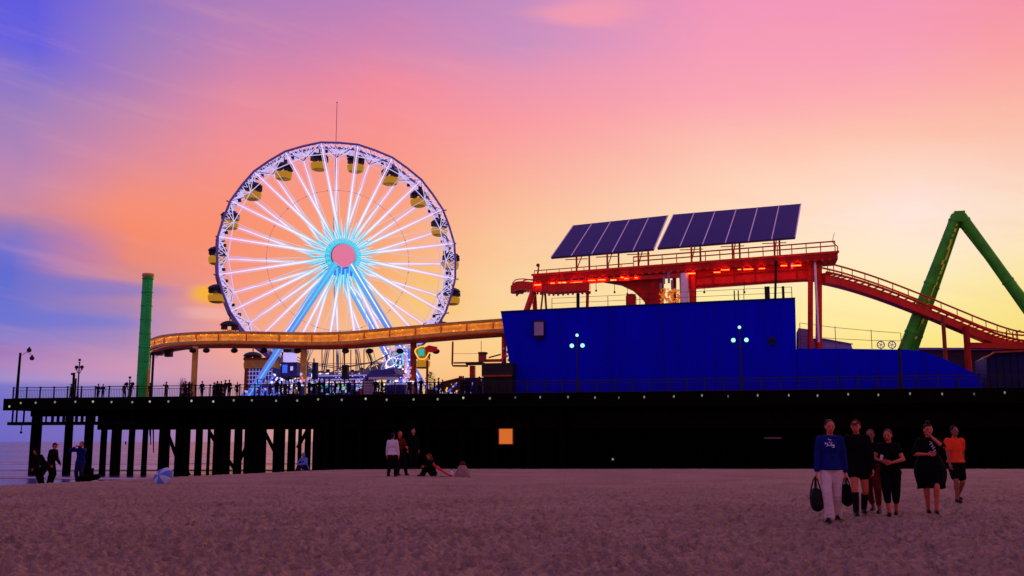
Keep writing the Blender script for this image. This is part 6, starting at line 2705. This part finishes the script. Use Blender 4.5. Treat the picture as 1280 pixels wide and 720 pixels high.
b.tube(c + ax * 0.16, c - ax * 0.55, 0.012, n=8)
b.build('stick', M['grey'], t)
# driftwood lump beside a pile
p = beyond(119, -0.1)
p.z = sandz(p.x, p.y)
t = thing('driftwood', 'dark lump of driftwood between the piles left of the umbrella', 'driftwood', p)
b = MB()
b.capsule(p + Vector((-0.25, 0, 0.12)), 0.16, p + Vector((0.3, 0.1, 0.2)), 0.11)
b.capsule(p + Vector((0.1, 0, 0.15)), 0.09, p + Vector((0.15, 0, 0.5)), 0.04)
b.build('log', M['timber'], t, True)

# --- people on the deck, small
def deck_mesh(kind):
    r = random.Random(kind)
    body, cl, hd = MB(), MB(), MB()
    H = 1.72
    st = 0.06 + 0.03 * (kind % 3)
    V = []
    mb = MB()
    mb.capsule((-0.09, st, 0.06), 0.05, (-0.09, 0, 0.85), 0.085)
    mb.capsule((0.09, -st, 0.06), 0.05, (0.09, 0, 0.85), 0.085)
    mb.sphere((0, 0, 0.92), (0.165, 0.12, 0.14))
    mb.sphere((0, 0, 1.20), (0.17, 0.12, 0.27))
    mb.capsule((-0.15, 0, 1.37), 0.07, (0.15, 0, 1.37), 0.07)
    if kind % 4 == 1:
        mb.capsule((-0.19, 0, 1.36), 0.055, (-0.26, -0.1, 1.08), 0.045)
        mb.capsule((-0.26, -0.1, 1.08), 0.042, (-0.08, -0.26, 1.22), 0.032)
    else:
        mb.capsule((-0.19, 0, 1.36), 0.055, (-0.25, 0.03, 1.08), 0.045)
        mb.capsule((-0.25, 0.03, 1.08), 0.042, (-0.24, -0.06, 0.82), 0.035)
    if kind % 4 == 2:
        mb.capsule((0.19, 0, 1.36), 0.055, (0.30, -0.12, 1.30), 0.045)
        mb.capsule((0.30, -0.12, 1.30), 0.042, (0.16, -0.18, 1.52), 0.032)
    else:
        mb.capsule((0.19, 0, 1.36), 0.055, (0.25, 0.03, 1.08), 0.045)
        mb.capsule((0.25, 0.03, 1.08), 0.042, (0.25, -0.06, 0.82), 0.035)
    mb.capsule((0, 0, 1.40), 0.055, (0, -0.01, 1.52), 0.05)
    mb.sphere((0, -0.01, 1.61), (0.078, 0.095, 0.115))
    mb.sphere((0, 0.02, 1.64), (0.085, 0.095, 0.10))
    if kind % 4 == 3:
        mb.sphere((0, 0.15, 1.2), (0.15, 0.11, 0.24))
    me = vox(mb, 0.028, 2)
    me.name = 'person'
    return me


dm = []
tops = ['c_black', 'c_navy', 'c_maroon', 'c_black', 'c_blue', 'c_black']
for i in range(6):
    me = deck_mesh(i)
    me.materials.append(M[tops[i]])
    me.materials.append(M['skin_dark'])
    me.materials.append(M['c_black'])
    for pl in me.polygons:
        z_ = pl.center.z
        if z_ > 1.50 and pl.center.y < 0.0:
            pl.material_index = 1
        elif z_ < 0.9 or z_ > 1.6:
            pl.material_index = 2
    dm.append(me)
segs = [('between pier tip pole and green column', [88, 122, 128, 155, 163]),
        ('between green column and first orange support', [187, 207, 231, 236]),
        ('between first orange support and ticket booth', [252, 267, 271, 276, 281, 286, 296]),
        ('between ticket booth and second orange support', [346, 351, 356, 361, 367, 373]),
        ('between second orange support and red booth', [386, 392, 399, 405, 411, 419, 425, 436]),
        ('by the booths between red booth and colourful sign', [443, 469, 477, 511, 520, 526, 543]),
        ('between the colourful sign and the black hut', [548, 553, 578, 585, 599])]
rr = random.Random(21)
words = ['dark clothed', 'navy clothed', 'maroon topped', 'dark clothed', 'blue topped', 'dark clothed']
i = 0
for where, xs in segs:
    for j, px in enumerate(xs):
        kd = rr.randrange(6)
        o = bpy.data.objects.new('person', dm[kd])
        COL.objects.link(o)
        o.location = gz(px, DECK, rr.uniform(0.9, 2.2))
        sc = rr.uniform(0.92, 1.12)
        o.scale = (sc, sc, sc)
        o.rotation_euler = (0, 0, rr.uniform(0, 6.28))
        tag(o, '%s person %s, %s from left' % (words[kd], where, nth(j + 1)), 'person', 'people on the pier deck')

# two tall dark kiosk-like plant stands among the crowd on the left
for (x0, x1, yt, lab) in ((224, 240, 470, 'dark clump of tall shrubs in tubs left of the first orange support'), (267, 279, 477, 'smaller dark shrub tub right of the first orange support')):
    c = gz((x0 + x1) / 2, DECK, 2.6)
    k = mpp(c)
    hh = at((x0 + x1) / 2, yt, 2.6).z - DECK
    t = thing('shrub_tub', lab, 'plant', c)
    b = MB()
    b.pbox(c + Z * 0.3, ((x1 - x0) * k * 0.9, 0.6, 0.6))
    b.build('tub', M['iron'], t)
    b = MB()
    for _ in range(900):
        f = rr.random()
        px_ = rr.uniform(-0.5, 0.5)
        lim = 0.65 + 0.35 * math.sin(px_ * 11 + x0) * math.cos(px_ * 5)
        p = c + EU * px_ * (x1 - x0) * k + EN * rr.uniform(-0.3, 0.3) + Z * (0.5 + (hh - 0.5) * lim * f)
        d1 = Vector((rr.uniform(-1, 1), rr.uniform(-1, 1), rr.uniform(-0.3, 1))).normalized() * 0.2
        d2 = d1.cross(Vector((rr.uniform(-1, 1), rr.uniform(-1, 1), rr.uniform(-1, 1)))).normalized() * 0.06
        b.add([p - d2, p + d1 * 0.5 - d2 * 0.6, p + d1, p + d1 * 0.5 + d2 * 0.6], [(0, 1, 2, 3)])
    b.build('foliage', leafm, t)
